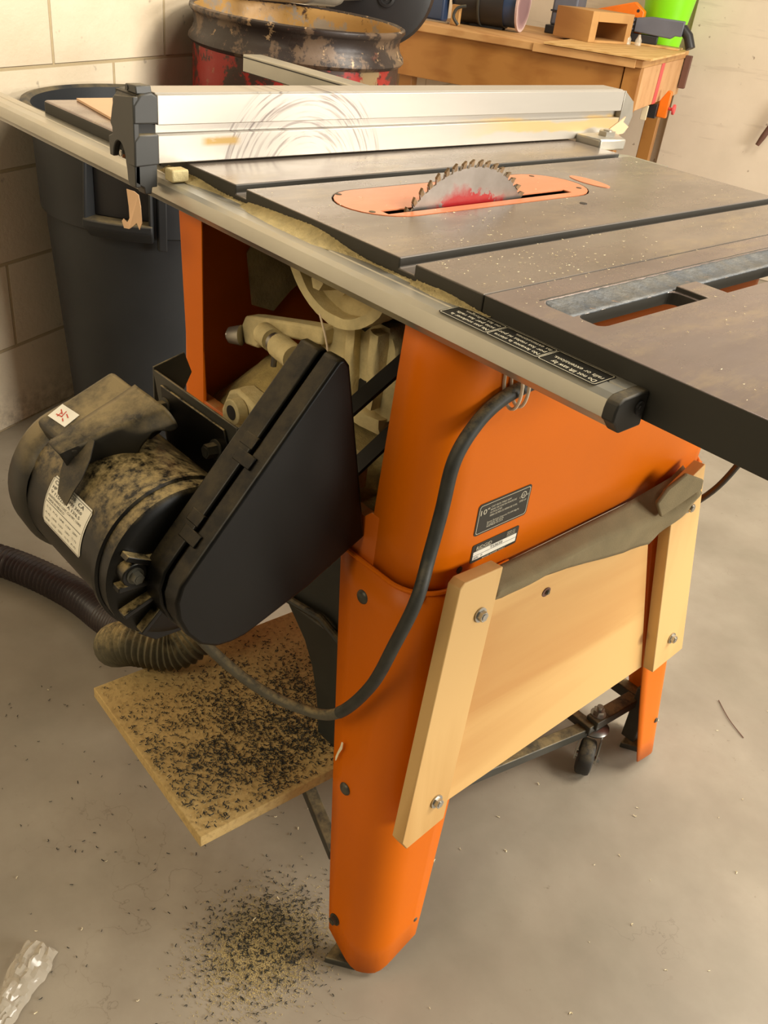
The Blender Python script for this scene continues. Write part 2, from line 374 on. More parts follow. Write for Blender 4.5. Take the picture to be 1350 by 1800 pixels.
def cut(o, cutter):
    """boolean difference baked into the mesh"""
    c = cutter.build('cutter_tmp', 'steel', smooth=0)
    md = o.modifiers.new('cut', 'BOOLEAN'); md.operation = 'DIFFERENCE'; md.object = c; md.solver = 'EXACT'
    bake(o); bpy.data.objects.remove(c)
def spline(pts, n=12):
    P = [V(p) for p in pts]; out = []
    for i in range(len(P)-1):
        a, b, c, d = P[max(i-1, 0)], P[i], P[i+1], P[min(i+2, len(P)-1)]
        for k in range(n):
            t_ = k/n; out.append(.5*((2*b)+(c-a)*t_+(2*a-5*b+4*c-d)*t_**2+(3*b-a-3*c+d)*t_**3))
    out.append(P[-1]); return out
_tc = {}
def text_faces(s_):
    if s_ in _tc: return _tc[s_]
    cu = bpy.data.curves.new('t', 'FONT'); cu.body = s_; cu.size = 1; cu.resolution_u = 2
    o = bpy.data.objects.new('t', cu); COL.objects.link(o)
    dg = bpy.context.evaluated_depsgraph_get(); me = bpy.data.meshes.new_from_object(o.evaluated_get(dg))
    vs = [(v.co.x, v.co.y) for v in me.vertices]; fs = [tuple(p.vertices) for p in me.polygons]
    bpy.data.objects.remove(o); bpy.data.curves.remove(cu); bpy.data.meshes.remove(me)
    xs = [v[0] for v in vs]; x0, x1 = min(xs), max(xs)
    _tc[s_] = ([(x-x0, y) for x, y in vs], fs, x1-x0); return _tc[s_]
def write(mb, s_, u, v, h, w, fn):
    """letters as faces: cap height h at (u, v), squeezed to width w, mapped to space by fn"""
    vs, fs, tw = text_faces(s_)
    k = [mb.bm.verts.new(fn(u + x*w/tw, v + y*h/.69)) for x, y in vs]
    for f in fs: mb.bm.faces.new([k[i] for i in f])
def rrect(u0, v0, u1, v1, r, n=4):
    out = []
    for cx, cy, a in ((u1-r, v1-r, 0), (u0+r, v1-r, 90), (u0+r, v0+r, 180), (u1-r, v0+r, 270)):
        out += [(cx+r*math.cos(R(a+90*i/n)), cy+r*math.sin(R(a+90*i/n))) for i in range(n+1)]
    return out
def ring(mb, pts_o, pts_i, fn):
    a = [mb.bm.verts.new(fn(*p)) for p in pts_o]; b = [mb.bm.verts.new(fn(*p)) for p in pts_i]; n = len(a)
    for i in range(n): mb.bm.faces.new((a[i], a[(i+1) % n], b[(i+1) % n], b[i]))

# ------------------------------------------------------------------ room (walls turned 113 deg from the saw)
O2 = V((-1.332, .149, 0)); E1 = V((math.cos(R(113)), math.sin(R(113)), 0)); E2 = V((E1.y, -E1.x, 0))
def RL(s, t, z=0): return O2 + E1*s + E2*t + V((0, 0, z))
mb = MB(); mb.prism([RL(-3, 0), RL(3.32, 0), RL(3.32, 4.5), RL(-3, 4.5)], (0, 0, -.12)); struct(mb.build('floor', 'floor', smooth=0))
wl = MB(); wl.box((-3, 0, -.2), (3.32, 2.7, 0)); o = struct(wl.build('wall_left', 'block', smooth=0))
o.matrix_world = Matrix.Translation(O2) @ Matrix(((E1.x, 0, E2.x), (E1.y, 0, E2.y), (0, 1, 0))).to_4x4()
mb = MB(); mb.prism([RL(3.12, 0), RL(3.12, 4.5), RL(3.32, 4.5), RL(3.32, 0)], (0, 0, 2.7)); struct(mb.build('wall_back', 'plaster', smooth=0))
mb = MB(); mb.prism([RL(3.07, .965), RL(3.07, 4.5), RL(3.12, 4.5), RL(3.12, .965)], (0, 0, 2.7)); o = struct(mb.build('trim_1', 'plaster', bevel=.004))

# ------------------------------------------------------------------ TABLE SAW
saw = thing('table_saw', (.04, .3, 0), 'orange cabinet table saw with cast iron top, in the middle of the workshop floor', 'table saw')
TT = .905
SX0, SX1, SX2, SX3 = -.1013, -.0824, .1532, .1726            # miter slot edges
# main table: profile with two miter slots, then pocket for the throat plate
mb = MB()
pr = [(-.2535, TT), (SX0, TT), (SX0, TT-.0095), (SX1, TT-.0095), (SX1, TT), (SX2, TT), (SX2, TT-.0095), (SX3, TT-.0095), (SX3, TT), (.2535, TT), (.2535, TT-.034), (-.2535, TT-.034)]
mb.prism([(x, 0, z) for x, z in pr], (0, .686, 0))
table = mb.build('table_top', 'iron', saw, smooth=0)
def stadium(cx, hx, y0, y1, z, n=14):
    ry = hx*1.05; P = []
    for i in range(n+1):
        a = math.pi*i/n; P.append(V((cx+hx*math.cos(a), y1-ry+ry*math.sin(a), z)))
    for i in range(n+1):
        a = math.pi+math.pi*i/n; P.append(V((cx+hx*math.cos(a), y0+ry+ry*math.sin(a), z)))
    return P
c = MB(); c.prism(stadium(.004, .0525, .058, .437, TT-.06), (0, 0, .08)); cut(table, c)
c = MB(); c.prism([V((.0295, .086, TT-.1)), V((.0425, .086, TT-.1)), V((.0425, .385, TT-.1)), V((.0295, .385, TT-.1))], (0, 0, .2))
md = table.modifiers.new('bevel', 'BEVEL'); md.width = .0012; md.segments = 2; md.limit_method = 'ANGLE'; md.angle_limit = R(40)
# throat plate with blade slot
mb = MB(); mb.prism(stadium(.004, .0508, .0597, .4353, TT-.0010), (0, 0, .0013)); plate = mb.build('throat_plate', 'throat', saw, smooth=0); cut(plate, c)
for i, (x, y) in enumerate(((-.034, .40), (.03, .415), (-.036, .085), (.03, .075))):
    m2 = MB(); m2.cyl((x, y, TT-.001), (x, y, TT+.0006), .0035, n=16); m2.build('screw', 'dull_black', plate)
# bright orange oval warning disc on the table and the small hole
mb = MB(); mb.prism([V((.011+.031*math.cos(a)+.0*math.sin(a), .462+.0135*math.sin(a), TT)) for a in [2*math.pi*i/32 for i in range(32)]], (0, 0, .0006))
mb.build('oval_inlay', 'throat', saw, label='orange oval sticker on the table')
mb = MB(); mb.cyl((.083, .355, TT-.004), (.083, .355, TT+.0004), .0045, n=18); mb.build('table_hole', 'machine_black', saw)
# blade
BC = V((.0356, .21, TT-.08)); BR = .1245; NT_ = 60; TK = 50/60
mb = MB(); body = []
for i in range(NT_):
    a0 = 2*math.pi*i/NT_
    for da, r in ((0, BR-.0075), (.040, BR-.0078), (.055, BR-.004), (.10, BR-.0015), (.120, BR-.0030)):
        a = -(a0+da*TK); body.append(V((BC.x-.0011, BC.y+r*math.cos(a), BC.z+r*math.sin(a))))
mb.prism(body, (.0022, 0, 0)); blade = mb.build('saw_blade', 'blade', saw, smooth=0)
mb = MB()
for i in range(NT_):
    a0 = 2*math.pi*i/NT_; off = .0004*(1 if i % 2 else -1)
    P = []
    for da, r in ((.055, BR-.0065), (.070, BR-.0020), (.118, BR+.0006), (.110, BR-.0065)):
        a = -(a0+da*TK); P.append(V((BC.x-.0016+off, BC.y+r*math.cos(a), BC.z+r*math.sin(a))))
    mb.prism(P, (.0032, 0, 0))
mb.build('blade_teeth', 'carbide', blade, smooth=0, label='brown carbide teeth')
mb = MB(); mb.box((.010, .07, .70), (.012, .39, TT-.012)); mb.box((.060, .07, .70), (.062, .39, TT-.012)); mb.box((.010, .066, .70), (.062, .07, TT-.012)); mb.box((.010, .39, .70), (.062, .394, TT-.012)); mb.build('blade_shroud', 'dull_black', saw)
mb = MB(); mb.cyl((-.02, .21, TT-.08), (.13, .21, TT-.08), .0125); mb.build('arbor', 'steel', saw)

# extension wings
def wing(x0, x1, openings):
    mb = MB(); mb.box((x0, 0, TT-.0385), (x1, .686, TT))
    o = mb.build('extension_wing', 'iron_wing', saw, smooth=0)
    hollow = MB(); hollow.box((x0+.012, .012, TT-.06), (x1-.012, .674, TT-.016)); cut(o, hollow)
    if openings:
        # ridged recess around the openings, then the openings themselves
        rec = MB()
        def rr(z, g): return [V((u, v, z)) for u, v in rrect(x0+.031-g, .030-g, x0+.093+g, .655+g, .012+g, 5)]
        vs = rec.loft([rr(TT-.0045, -.006), rr(TT+.001, .001)], True); rec.bm.faces.new(vs[0][::-1]); rec.bm.faces.new(vs[1])
        cut(o, rec)
        for y0, y1 in ((.045, .187), (.228, .43), (.47, .64)):
            h = MB(); h.prism([V((u, v, TT-.05)) for u, v in rrect(x0+.059, y0, x0+.0915, y1, .009, 5)], (0, 0, .1)); cut(o, h)
    md = o.modifiers.new('bevel', 'BEVEL'); md.width = .004; md.segments = 3; md.limit_method = 'ANGLE'; md.angle_limit = R(60)
    return o
wr = wing(.2545, .559, True)
# flat web between and beside the openings stays at table height; rough bevel strip beside them
mb = MB(); X = .2545
mb.prism([V((X+.0905, .03, TT-.0042)), V((X+.0965, .03, TT+.0002)), V((X+.0965, .655, TT+.0002)), V((X+.0905, .655, TT-.0042))], (0, 0, -.008))
for y0, y1 in ((.187, .228), (.43, .47)):
    mb.box((X+.059, y0+.004, TT-.012), (X+.0935, y1-.004, TT-.0003))
mb.build('web', 'iron_wing', wr, bevel=.0008)
mb = MB(); rows = []
for k in range(90):
    y = .034+.615*k/89
    rows.append([V((X+.029+.030*j/6 + .0008*noise.noise(V((y*90, j, 3))), y, TT+.0003-.0044*min(1, j/3.4) + (.0010*noise.noise(V((y*160, j*.9, 0))) if 0 < j < 6 else 0))) for j in range(7)])
mb.loft(rows); mb.build('cast_bevel', 'iron_bevel', wr, smooth=180, solid=.0015)
wing(-.559, -.2545, False)

# rails: profile in y-z swept along x
RP = [(-.0005, .8895), (-.004, .890), (-.014, .890), (-.0155, .8885), (-.017, .890), (-.030, .8898), (-.0355, .8868), (-.0372, .881), (-.0372, .8735), (-.0345, .8722), (-.0262, .8632), (-.0005, .8632)]
mb = MB(); mb.prism([(-.97, y, z) for y, z in RP], (1.378, 0, 0)); rail = mb.build('rear_rail', 'aluminium', saw, smooth=25)
mb = MB(); mb.prism([(.408, y*1.04-.0002, .8768+(z-.8768)*1.05) for y, z in RP if z not in (.8885,)], (.011, 0, 0)); ec = mb.build('end_cap', 'dull_black', rail, bevel=.0015)
mb = MB(); mb.cyl((.4188, -.010, .879), (.4205, -.010, .879), .0052, n=20); mb.cyl((.4203, -.010, .879), (.4212, -.010, .879), .0028, n=6); mb.build('screw', 'machine_black', ec)
# warning label lying on the rail top; reads from the operator side
def rl(u, v): return V((.393-u, -.0035-v, .89015))
def rl2(u, v): return V((.393-u, -.0035-v, .8903))
mb = MB(); mb.face([rl(*p) for p in rrect(0, 0, .158, .0285, .003)]); lab = mb.build('warning_label', 'label_black', rail, smooth=0)
mb = MB()
for a, b in ((.0012, .0535), (.0545, .1055), (.1065, .1568)):
    ring(mb, rrect(a, .0012, b, .0273, .002), rrect(a+.0005, .0017, b-.0005, .0268, .0016), rl2)
for u, ls in ((.004, ('Do not lift saw by', 'rails or extensions.')), (.057, ('No levante la sierra', 'por los rieles ni por', 'las extensiones.')), (.109, ('Ne pas soulever la', 'scie par les rails', 'ou les rallonges.'))):
    for i, s_ in enumerate(ls):
        h = .0052 if len(ls) == 2 else .0042
        write(mb, s_, u, .0195-i*(.0085 if len(ls) == 2 else .0073), h, .045*len(s_)/20, rl2)
mb.build('label_text', 'ink_white', lab, smooth=0)
mb = MB(); FR = [(.688, .893), (.735, .893), (.742, .886), (.742, .868), (.732, .858), (.688, .858)]
mb.prism([(-1.10, y, z) for y, z in FR], (1.05, 0, 0)); fr = mb.build('front_rail', 'aluminium', saw, bevel=.002)
mb = MB(); mb.prism([(-.05, .700, .8935), (-.05, .745, .8935), (-.125, .745, .8935), (-.165, .69, .8935)], (0, 0, .0015)); mb.build('rail_plate', 'aluminium', fr)
mb = MB(); mb.box((-1.099, .6868, .8862), (-.051, .6878, .8885)); mb.build('rail_groove', 'machine_black', fr)
# blocks carrying the rail
for x in (-.5, -.09, .163, .34):
    mb = MB(); mb.box((x-.012, -.003, .866), (x+.012, .004, .889)); mb.build('rail_spacer', 'bracket', rail)

# cabinet: U-shaped sheet open at the rear
def corner_path(x0r, x1, y0, y1, rad, x0l, xl):
    """rear return (right) -> right side -> front -> left side -> rear return (left)"""
    P = [(x0r, y0)]
    P += [(x1-rad+rad*math.sin(R(a)), y0+rad-rad*math.cos(R(a))) for a in range(0, 91, 10)]
    P += [(x1-rad+rad*math.cos(R(a)), y1-rad+rad*math.sin(R(a))) for a in range(0, 91, 15)]
    P += [(xl+rad-rad*math.sin(R(a)), y1-rad+rad*math.cos(R(a))) for a in range(0, 91, 15)]
    P += [(xl+rad*.4-rad*.4*math.cos(R(a)), y0+rad*.4-rad*.4*math.sin(R(a))) for a in range(0, 91, 15)]
    P += [(x0l, y0)]
    return P
CX1, CXL, CY0, CY1 = .241, -.212, 0, .553
rows = []
for k in range(7):
    f = k/6; z = .578+(.869-.578)*f
    xr = .158+.014*f if f > 0 else .158
    xl_ = -.150-.026*f
    rows.append([V((x, y, z)) for x, y in corner_path(xr, CX1, CY0, CY1, .042, xl_, CXL)])
mb = MB(); mb.loft(rows); cab = mb.build('cabinet', 'orange', saw, solid=.0018, smooth=50, offset=0)
# left return reads wider: its own flange strip, lower rear lip and floor of the cabinet, hem
mb = MB(); mb.prism([(-.214, -.0015, .869), (-.165, -.0015, .869), (-.158, -.0015, .60), (-.19, -.0015, .60)], (0, .002, 0)); mb.build('rear_flange', 'orange', cab, bevel=.0006)
mb = MB(); mb.prism([(-.19, -.001, .578), (-.19, -.001, .636), (-.15, -.001, .632), (.148, -.001, .632), (.158, -.001, .642), (.17, -.001, .642), (.17, -.001, .578)], (0, .0022, 0))
mb.box((-.19, .001, .628), (.17, .014, .632)); mb.build('rear_lip', 'orange_dusty', cab, bevel=.0006)
mb = MB(); mb.box((CXL+.004, .003, .576), (CX1-.004, CY1-.004, .580)); mb.build('cabinet_floor', 'orange_dusty', cab)
mb = MB(); mb.cyl((CX1+.0006, .052, .5995), (CX1+.0016, .052, .5995), .0042, n=14); mb.build('screw', 'machine_black', cab)
# peeling varnish flap on the inner wall
mb = MB(); mb.prism([(CXL+.004, .12, .83), (CXL+.004, .2, .80), (CXL+.004, .215, .765), (CXL+.004, .16, .735), (CXL+.004, .135, .71), (CXL+.004, .10, .725), (CXL+.004, .09, .79)], (.0025, 0, 0))
mb.disp(.003, 30).build('peeled_patch', 'cast_dusty', cab)

# legs: V-section sheets splayed outwards
def leg(sx, sy):
    rows = []
    ym = .2765; xm = .0145
    for k in range(13):
        f = k/12            # 0 top, 1 bottom
        z0 = .5815+(.010-.5815)*f
        cxx = (.2445-xm)+(.298-.2445)*f; cyy = (.2765+.004)+(.045 if sy < 0 else .085)*f
        wx = .123+(.075-.123)*f; wy = .135+(.084-.135)*f; rad = .046
        P = []
        pts = [(cxx-wx, cyy)] + [(cxx-rad-(wx-rad)*(1-j/3), cyy) for j in range(1, 3)]
        pts += [(cxx-rad+rad*math.sin(R(a)), cyy-rad+rad*math.cos(R(a))) for a in range(0, 91, 10)]
        pts += [(cxx, cyy-rad-(wy-rad)*j/3) for j in range(1, 4)]
        for i, (u, v) in enumerate(pts):
            d = abs(i-(len(pts)-1)/2)/((len(pts)-1)/2)
            zz = z0 + (f**6)*(.034 if sy < 0 else .014)*max(0, (d-.25)/.75)
            P.append(V((xm+sx*u, ym+sy*v, zz)))
        rows.append(P)
    mb = MB(); mb.loft(rows); o = mb.build('leg', 'orange', saw, solid=.0022, smooth=50, offset=0)
    hem = MB(); hem.tube([p+V((sx*.001, sy*.001, 0)) for p in rows[0]], .0028, 8); hem.build('rolled_edge', 'orange', o)
    return o, rows
near, nr = leg(1, -1)
far, _ = leg(1, 1); leg(-1, -1); leg(-1, 1)
# carriage bolts, dents and hole on the near leg
def dome(parent, p, d, r, m='bolt_dark', name='carriage_bolt'):
    mb = MB(); mb.lathe(p, d, [(r, 0), (r*.92, r*.18), (r*.7, r*.34), (r*.35, r*.44), (.0003, r*.47)], 20, cap1=True); return mb.build(name, m, parent)
dn = V((0, -1, .07))
dome(near, (.167, -.008, .541), dn, .0085); dome(near, (.199, -.0295, .279), dn, .0085)
mb = MB(); mb.hexbolt((.2285, -.0465, .068), (0, -1, .07), .0062, .005); mb.build('hex_bolt', 'bolt_dark', near)
dome(near, (.2935, .034, .072), (1, 0, .08), .0048)
mb = MB(); mb.hexbolt((.2885, .588, .098), (1, 0, .08), .005, .004, False); mb.build('hex_bolt', 'bolt_dark', far)
# paint fleck on the near leg
mb = MB(); F = [(.1742, .345), (.1768, .3452), (.1772, .336), (.1738, .326), (.1716, .3135), (.1702, .3115), (.1694, .318), (.1716, .329), (.1736, .338)]
mb.prism([(x+.009, -.0285-(.345-z)*.09, z) for x, z in F], (0, -.0006, .0)); mb.build('paint_fleck', 'white_paint', near, smooth=0)

# rating label and model label on the side of the cabinet
def cl(u, v, o=.0012): return V((CX1+o, .0640+u, .6360+v))
def tilt(fn, sh=0): return fn
mb = MB(); mb.prism([cl(*p) for p in rrect(0, 0, .0825, .0385, .004)], (.0003, 0, 0)); lb = mb.build('rating_label', 'label_black', saw, smooth=0)
c3 = lambda u, v: cl(u, v, .0018)
mb = MB(); ring(mb, rrect(.002, .002, .0805, .0365, .003), rrect(.0026, .0026, .0799, .0359, .0026), c3)
write(mb, '10"', .0045, .0245, .0062, .013, c3)
for s_, u, v, w in (('CAST IRON TABLE SAW', .0195, .0298, .031), ('BANC DE SCIE EN FONTE DE', .0195, .0262, .040), ('10 POUCES', .0195, .0226, .018), ('SIERRA DE MESA DE HIERRO DE 10 PUL', .0195, .019, .043),
                    ('Emerson, Electronics Components, P.O. 8100, Ridge Rd.', .0175, .0115, .050), ('ST. LOUIS, MO 63136', .0175, .0088, .026), ('ASSEMBLED IN U.S.A.', .0175, .0062, .026), ('LISTED 1L50', .0655, .0205, .011)):
    write(mb, s_, u, v, .0021, w, c3)
ring(mb, [(.071+.0042*math.cos(a), .0285+.0042*math.sin(a)) for a in [2*math.pi*i/24 for i in range(24)]], [(.071+.0034*math.cos(a), .0285+.0034*math.sin(a)) for a in [2*math.pi*i/24 for i in range(24)]], c3)
write(mb, 'UL', .0686, .0268, .0032, .0048, c3); write(mb, 'C', .0645, .0255, .0022, .0016, c3); write(mb, 'US', .0758, .0265, .0018, .003, c3)
mb.build('label_text', 'ink_white', lb, smooth=0)
def cm(u, v, o=.0012): return V((CX1+o, .0665+u, .6010+v))
mb = MB(); mb.prism([cm(*p) for p in rrect(0, 0, .0735, .0232, .0025)], (.0003, 0, 0)); lb = mb.build('model_label', 'label_black', saw, smooth=0)
m3 = lambda u, v: cm(u, v, .0018); m4 = lambda u, v: cm(u, v, .0022)
mb = MB()
for v0, v1 in ((.0036, .0084), (.0089, .0140)): mb.face([m3(*p) for p in ((.0025, v0), (.071, v0), (.071, v1), (.0025, v1))])
mb.build('label_panel', 'label_white', lb, smooth=0)
mb = MB(); write(mb, 'RIDGID', .006, .0162, .0042, .0235, m4); mb.face([m4(*p) for p in ((.006, .0152), (.0295, .0152), (.0295, .0156), (.006, .0156))])
write(mb, 'RIDGID POWER TOOLS', .018, .0010, .0018, .036, m4)
for i, s_ in enumerate(('MODEL NO.', 'SERIAL NO.', 'VOLTS 115/230')): write(mb, s_, .0535, .0202-i*.0024, .0015, .0135, m4)
mb.build('label_text', 'ink_white', lb, smooth=0)
mb = MB(); write(mb, 'TS3650', .0285, .0098, .0034, .0195, m4); write(mb, 'S/N   P', .0045, .0048, .0026, .013, m4); mb.build('printed_number', 'ink', lb, smooth=0)

# plywood cover bolted to the side legs (a part of the saw now)
PN = V((1, 0, .09)).normalized()
def pl(y, z, off=0):                      # point on the leaning side plane
    return V((.2475+(.5815-z)*.0945+off, y, z))
mb = MB(); mb.prism([pl(.05, .575), pl(.20, .548), pl(.33, .540), pl(.398, .548), pl(.400, .536), pl(.468, .277), pl(.05, .28)], PN*.011)
ply = mb.build('plywood_cover', 'plywood', saw, bevel=.0008)
for P_ in ([(.019, .607), (.026, .612), (.083, .609), (.033, .283), (-.026, .275), (-.034, .289)], [(.413, .589), (.478, .613), (.549, .284), (.471, .277)]):
    mb = MB(); mb.prism([pl(y, z, .0115) for y, z in P_], PN*.017); mb.build('batten', 'plywood_batten', ply, bevel=.0012)
for y, z in ((.054, .564), (.016, .324), (.458, .559), (.503, .327)):
    mb = MB(); mb.hexbolt(pl(y, z, .029), PN, .0064, .005); mb.build('hex_bolt', 'steel', ply)

mb = MB(); kc = pl(.192, .524, .0113)
mb.prism([kc+V((0, .0075*math.cos(a), .0062*math.sin(a)))+PN*.0 for a in [2*math.pi*i/20 for i in range(20)]], PN*.0004); mb.build('knot', 'brown_board', ply, label='dark brown knot')
mb = MB(); mb.hexbolt(pl(.193, .524, .0116), PN, .0035, .002, False); mb.build('screw_head', 'bolt_dark', ply)
# belt guard: two clamshell halves
def gouter():
    return [(-.0435, .8110), (.0005, .6075), (-.073, .5710), (-.148, .5435), (-.165, .5425), (-.182, .5455), (-.200, .5570), (-.214, .5760), (-.2225, .597), (-.2245, .617), (-.219, .634), (-.2095, .646), (-.0570, .8190), (-.0500, .8190)]
GY = gouter()
def gscale(P, s, c=(-.1, .66)): return [((y-c[0])*s+c[0], (z-c[1])*s+c[1]) for y, z in P]
mb = MB(); mb.prism([(.1275, y, z) for y, z in GY], (.0235, 0, 0)); gd = mb.build('belt_guard', 'black_plastic', saw, bevel=.005, seg=4)
G2 = [(y, z) for y, z in gscale(GY, 1.0)]
mb = MB(); mb.prism([(.0965, y-.002, z+.0005) for y, z in G2], (.0285, 0, 0)); g2 = mb.build('rear_half', 'black_plastic', gd, bevel=.002)
# tabs bridging the seam along the sloping rim
def rimpt(f, h=0):  # along the upper-left rim from the motor end to the top
    a = V((-.2095, .646)); b = V((-.0570, .8190)); d = (b-a).normalized(); n = V((-d.y, d.x)); p = a+(b-a)*f+n*h; return p
for f in (.08, .45):
    for (df, x0, x1) in ((0, .112, .138), (.07, .108, .127)):
        p = rimpt(f+df, -.003); q = rimpt(f+df+.055, -.003); p2 = rimpt(f+df+.055, .0025); p3 = rimpt(f+df, .0025)
        mb = MB(); mb.prism([(x0, k.x, k.y) for k in (p, q, p2, p3)], (x1-x0, 0, 0)); mb.build('latch_tab', 'black_plastic', gd, bevel=.0008)
# belt loop, flat ribbed, around motor pulley and arbor
def loop(r0, r1, x0, x1, mbx):
    A = V((-.166, .612)); B = V((.21, .825)); d = (B-A).normalized(); n = V((-d.y, d.x)); base = math.atan2(d.y, d.x)
    def rim(r0, r1):
        P = [A+V((r0*math.cos(base+R(a)), r0*math.sin(base+R(a)))) for a in range(90, 271, 15)]
        P += [B+V((r1*math.cos(base+R(a)), r1*math.sin(base+R(a)))) for a in range(-90, 91, 15)]; return P
    o_, i_ = rim(r0, r1), rim(r0-.004, r1-.004); n_ = len(o_)
    rows = [[V((x, p.x, p.y)) for x, p in ((x0, a), (x1, a), (x1, b), (x0, b))] for a, b in zip(o_, i_)]; rows.append(rows[0]); mbx.loft(rows, True)
mb = MB(); loop(.04, .034, .105, .125, mb); bl = mb.build('drive_belt', 'belt', saw)
mb = MB(); mb.cyl((.10, .21, .825), (.13, .21, .825), .03); mb.build('arbor_pulley', 'bracket', saw)

# motor: lathed body along x
MA = V((0, -.177, .606))
def mp_(x, r): return (r, x)
mb = MB(); mb.lathe((0, MA.y, MA.z), (1, 0, 0), [(.0005, -.108), (.074, -.108), (.0805, -.100), (.0812, -.098), (.0812, .066), (.0825, .067), (.0825, .086), (.079, .0885), (.072, .0905), (.04, .0925), (.0005, .0925)], 72)
motor = mb.build('motor', 'black_paint', saw, smooth=40)
mb = MB(); mb.lathe((0, MA.y, MA.z), (1, 0, 0), [(.081, -.086), (.0855, -.092), (.0875, -.104), (.0865, -.122), (.079, -.134), (.055, -.139), (.0005, -.140)], 60)
for v in mb.bm.verts:
    if v.co.z > MA.z-.07: v.co += V((noise.noise(v.co*28)*.004, noise.noise(v.co*23+V((5, 0, 0)))*.004, noise.noise(v.co*25+V((9, 0, 0)))*.004))
mb.build('fan_cover', 'tear_sheet', motor, smooth=60)
# front end bell ribs, rim band and foot plate under the motor
mb = MB(); mb.lathe((0, MA.y, MA.z), (1, 0, 0), [(.083, .062), (.0856, .0635), (.0856, .070), (.083, .0715)], 72); mb.build('rim_band', 'black_paint', motor)
mb = MB()
for a in (150, 175, 200, 225):
    d = V((0, math.cos(R(a)), math.sin(R(a)))); c_ = V((.096, MA.y, MA.z))
    mb.box((-.006, .03, -.003), (.006, .078, .003), Matrix.Translation(c_) @ Matrix((V((1, 0, 0)), d, V((1, 0, 0)).cross(d))).transposed().to_4x4())
mb.build('bell_rib', 'black_paint', motor, bevel=.001)
lug = V((.088, -.238, .6245))
mb = MB(); mb.cyl(lug, lug+V((.014, 0, 0)), .0125, n=20); mb.prism([lug+V((.0, .0, .0125)), lug+V((0, .05, .006)), lug+V((0, .045, -.03)), lug+V((0, .0, -.0125))], (.010, 0, 0)); lg = mb.build('mounting_lug', 'black_paint', motor, bevel=.001)
mb = MB(); mb.hexbolt(lug+V((.014, 0, 0)), (1, 0, 0), .0062, .006); mb.build('hex_bolt', 'bolt_dark', lg)
mb = MB(); mb.prism([(-.02, MA.y-.055, MA.z-.0635), (.088, MA.y-.055, MA.z-.0635), (.088, MA.y-.035, MA.z-.082), (-.01, MA.y-.035, MA.z-.082)], (0, .05, -.003)); mb.build('foot_plate', 'black_paint', motor, bevel=.001)
# nameplate wrapped round the motor shell
def cyl_pt(u, a, r=.0818): return V((u, MA.y+r*math.cos(R(a)), MA.z+r*math.sin(R(a))))
LU0, LA0, LAH = -.088, 207, 52        # left edge, lower angle, angular height (degrees from +y)
def nm(u, v, r=.0818):                # u metres along x, v metres up round the shell
    return cyl_pt(-.047+u, 178-v/.0818*180/math.pi, r)
HH = .052; WW = .080
mb = MB(); n_ = 14; rows = []
for j in range(n_+1):
    v = HH*j/n_; ins = .003 if j in (0, n_) else 0
    rows.append([nm(ins+(WW-2*ins)*i/6, v, .0818) for i in range(7)])
mb.loft(rows); lb = mb.build('nameplate', 'label_white', motor, smooth=180)
mb = MB(); b2 = lambda u, v: nm(u, v, .0822)
ring(mb, [(.0015+(WW-.003)*i/8, .0015) for i in range(9)]+[(WW-.0015, .0015+(HH-.003)*i/8) for i in range(1, 9)]+[(WW-.0015-(WW-.003)*i/8, HH-.0015) for i in range(1, 9)]+[(.0015, HH-.0015-(HH-.003)*i/8) for i in range(1, 8)],
     [(.002+(WW-.004)*i/8, .002) for i in range(9)]+[(WW-.002, .002+(HH-.004)*i/8) for i in range(1, 9)]+[(WW-.002-(WW-.004)*i/8, HH-.002) for i in range(1, 9)]+[(.002, HH-.002-(HH-.004)*i/8) for i in range(1, 8)], b2)
for s_, u, v, h, w in (('CA MOTOR  CA', .006, .0450, .0036, .060), ('HP 1 1/2   RPM 3450', .006, .0398, .003, .060), ('V 115/230  A 13/6.5', .006, .0350, .003, .060), ('MAINTENANCE CONT. CLA MPC 130905', .004, .0305, .0024, .068), ('MADE IN MEXICO', .006, .0266, .0024, .034)):
    write(mb, s_, u, v, h, w, b2)
mb.face([b2(*p) for p in ((.003, .0245), (.076, .0245), (.076, .025), (.003, .025))])
for i in range(5):
    for j in range(3): write(mb, ('T1 T2', 'P1 P2', 'LINE', '115V', '230V')[(i+j) % 5], .006+i*.014, .0190-j*.0065, .002, .0095, b2)
mb.build('label_text', 'ink', lb, smooth=0)
# junction box on the motor shell (tangential, tilted), oval knockout, sticker, torn sheet
a22 = R(23); bu = V((0, math.cos(a22), math.sin(a22))); bn = V((0, -math.sin(a22), math.cos(a22)))
BX = V((-.10, -.236, .692))           # upper outer corner at fan end
def jb(x, u, n): return BX+V((x, 0, 0))+bu*u+bn*n
mb = MB(); mb.prism([jb(0, 0, 0), jb(.078, 0, 0), jb(.078, .094, 0), jb(0, .094, 0)], bn*-.045)
jbx = mb.build('junction_box', 'tear_sheet', motor, bevel=.006, seg=3)
mb = MB(); mb.cyl(jb(.036, -.0006, -.020), jb(.036, .002, -.020), .0105, n=24)
for v in mb.bm.verts: v.co.x = BX.x+.036+(v.co.x-(BX.x+.036))*1.5
mb.build('knockout_ring', 'silver', jbx)
mb = MB(); mb.cyl(jb(.036, -.0012, -.020), jb(.036, .002, -.020), .0072, n=24)
for v in mb.bm.verts: v.co.x = BX.x+.036+(v.co.x-(BX.x+.036))*1.5
mb.build('knockout', 'black_plastic', jbx)
mb = MB(); mb.prism([jb(.008, .012, .0004), jb(.040, .015, .0004), jb(.037, .034, .0004), jb(.005, .031, .0004)], bn*.0004); st = mb.build('sticker', 'label_white', jbx)
mb = MB()
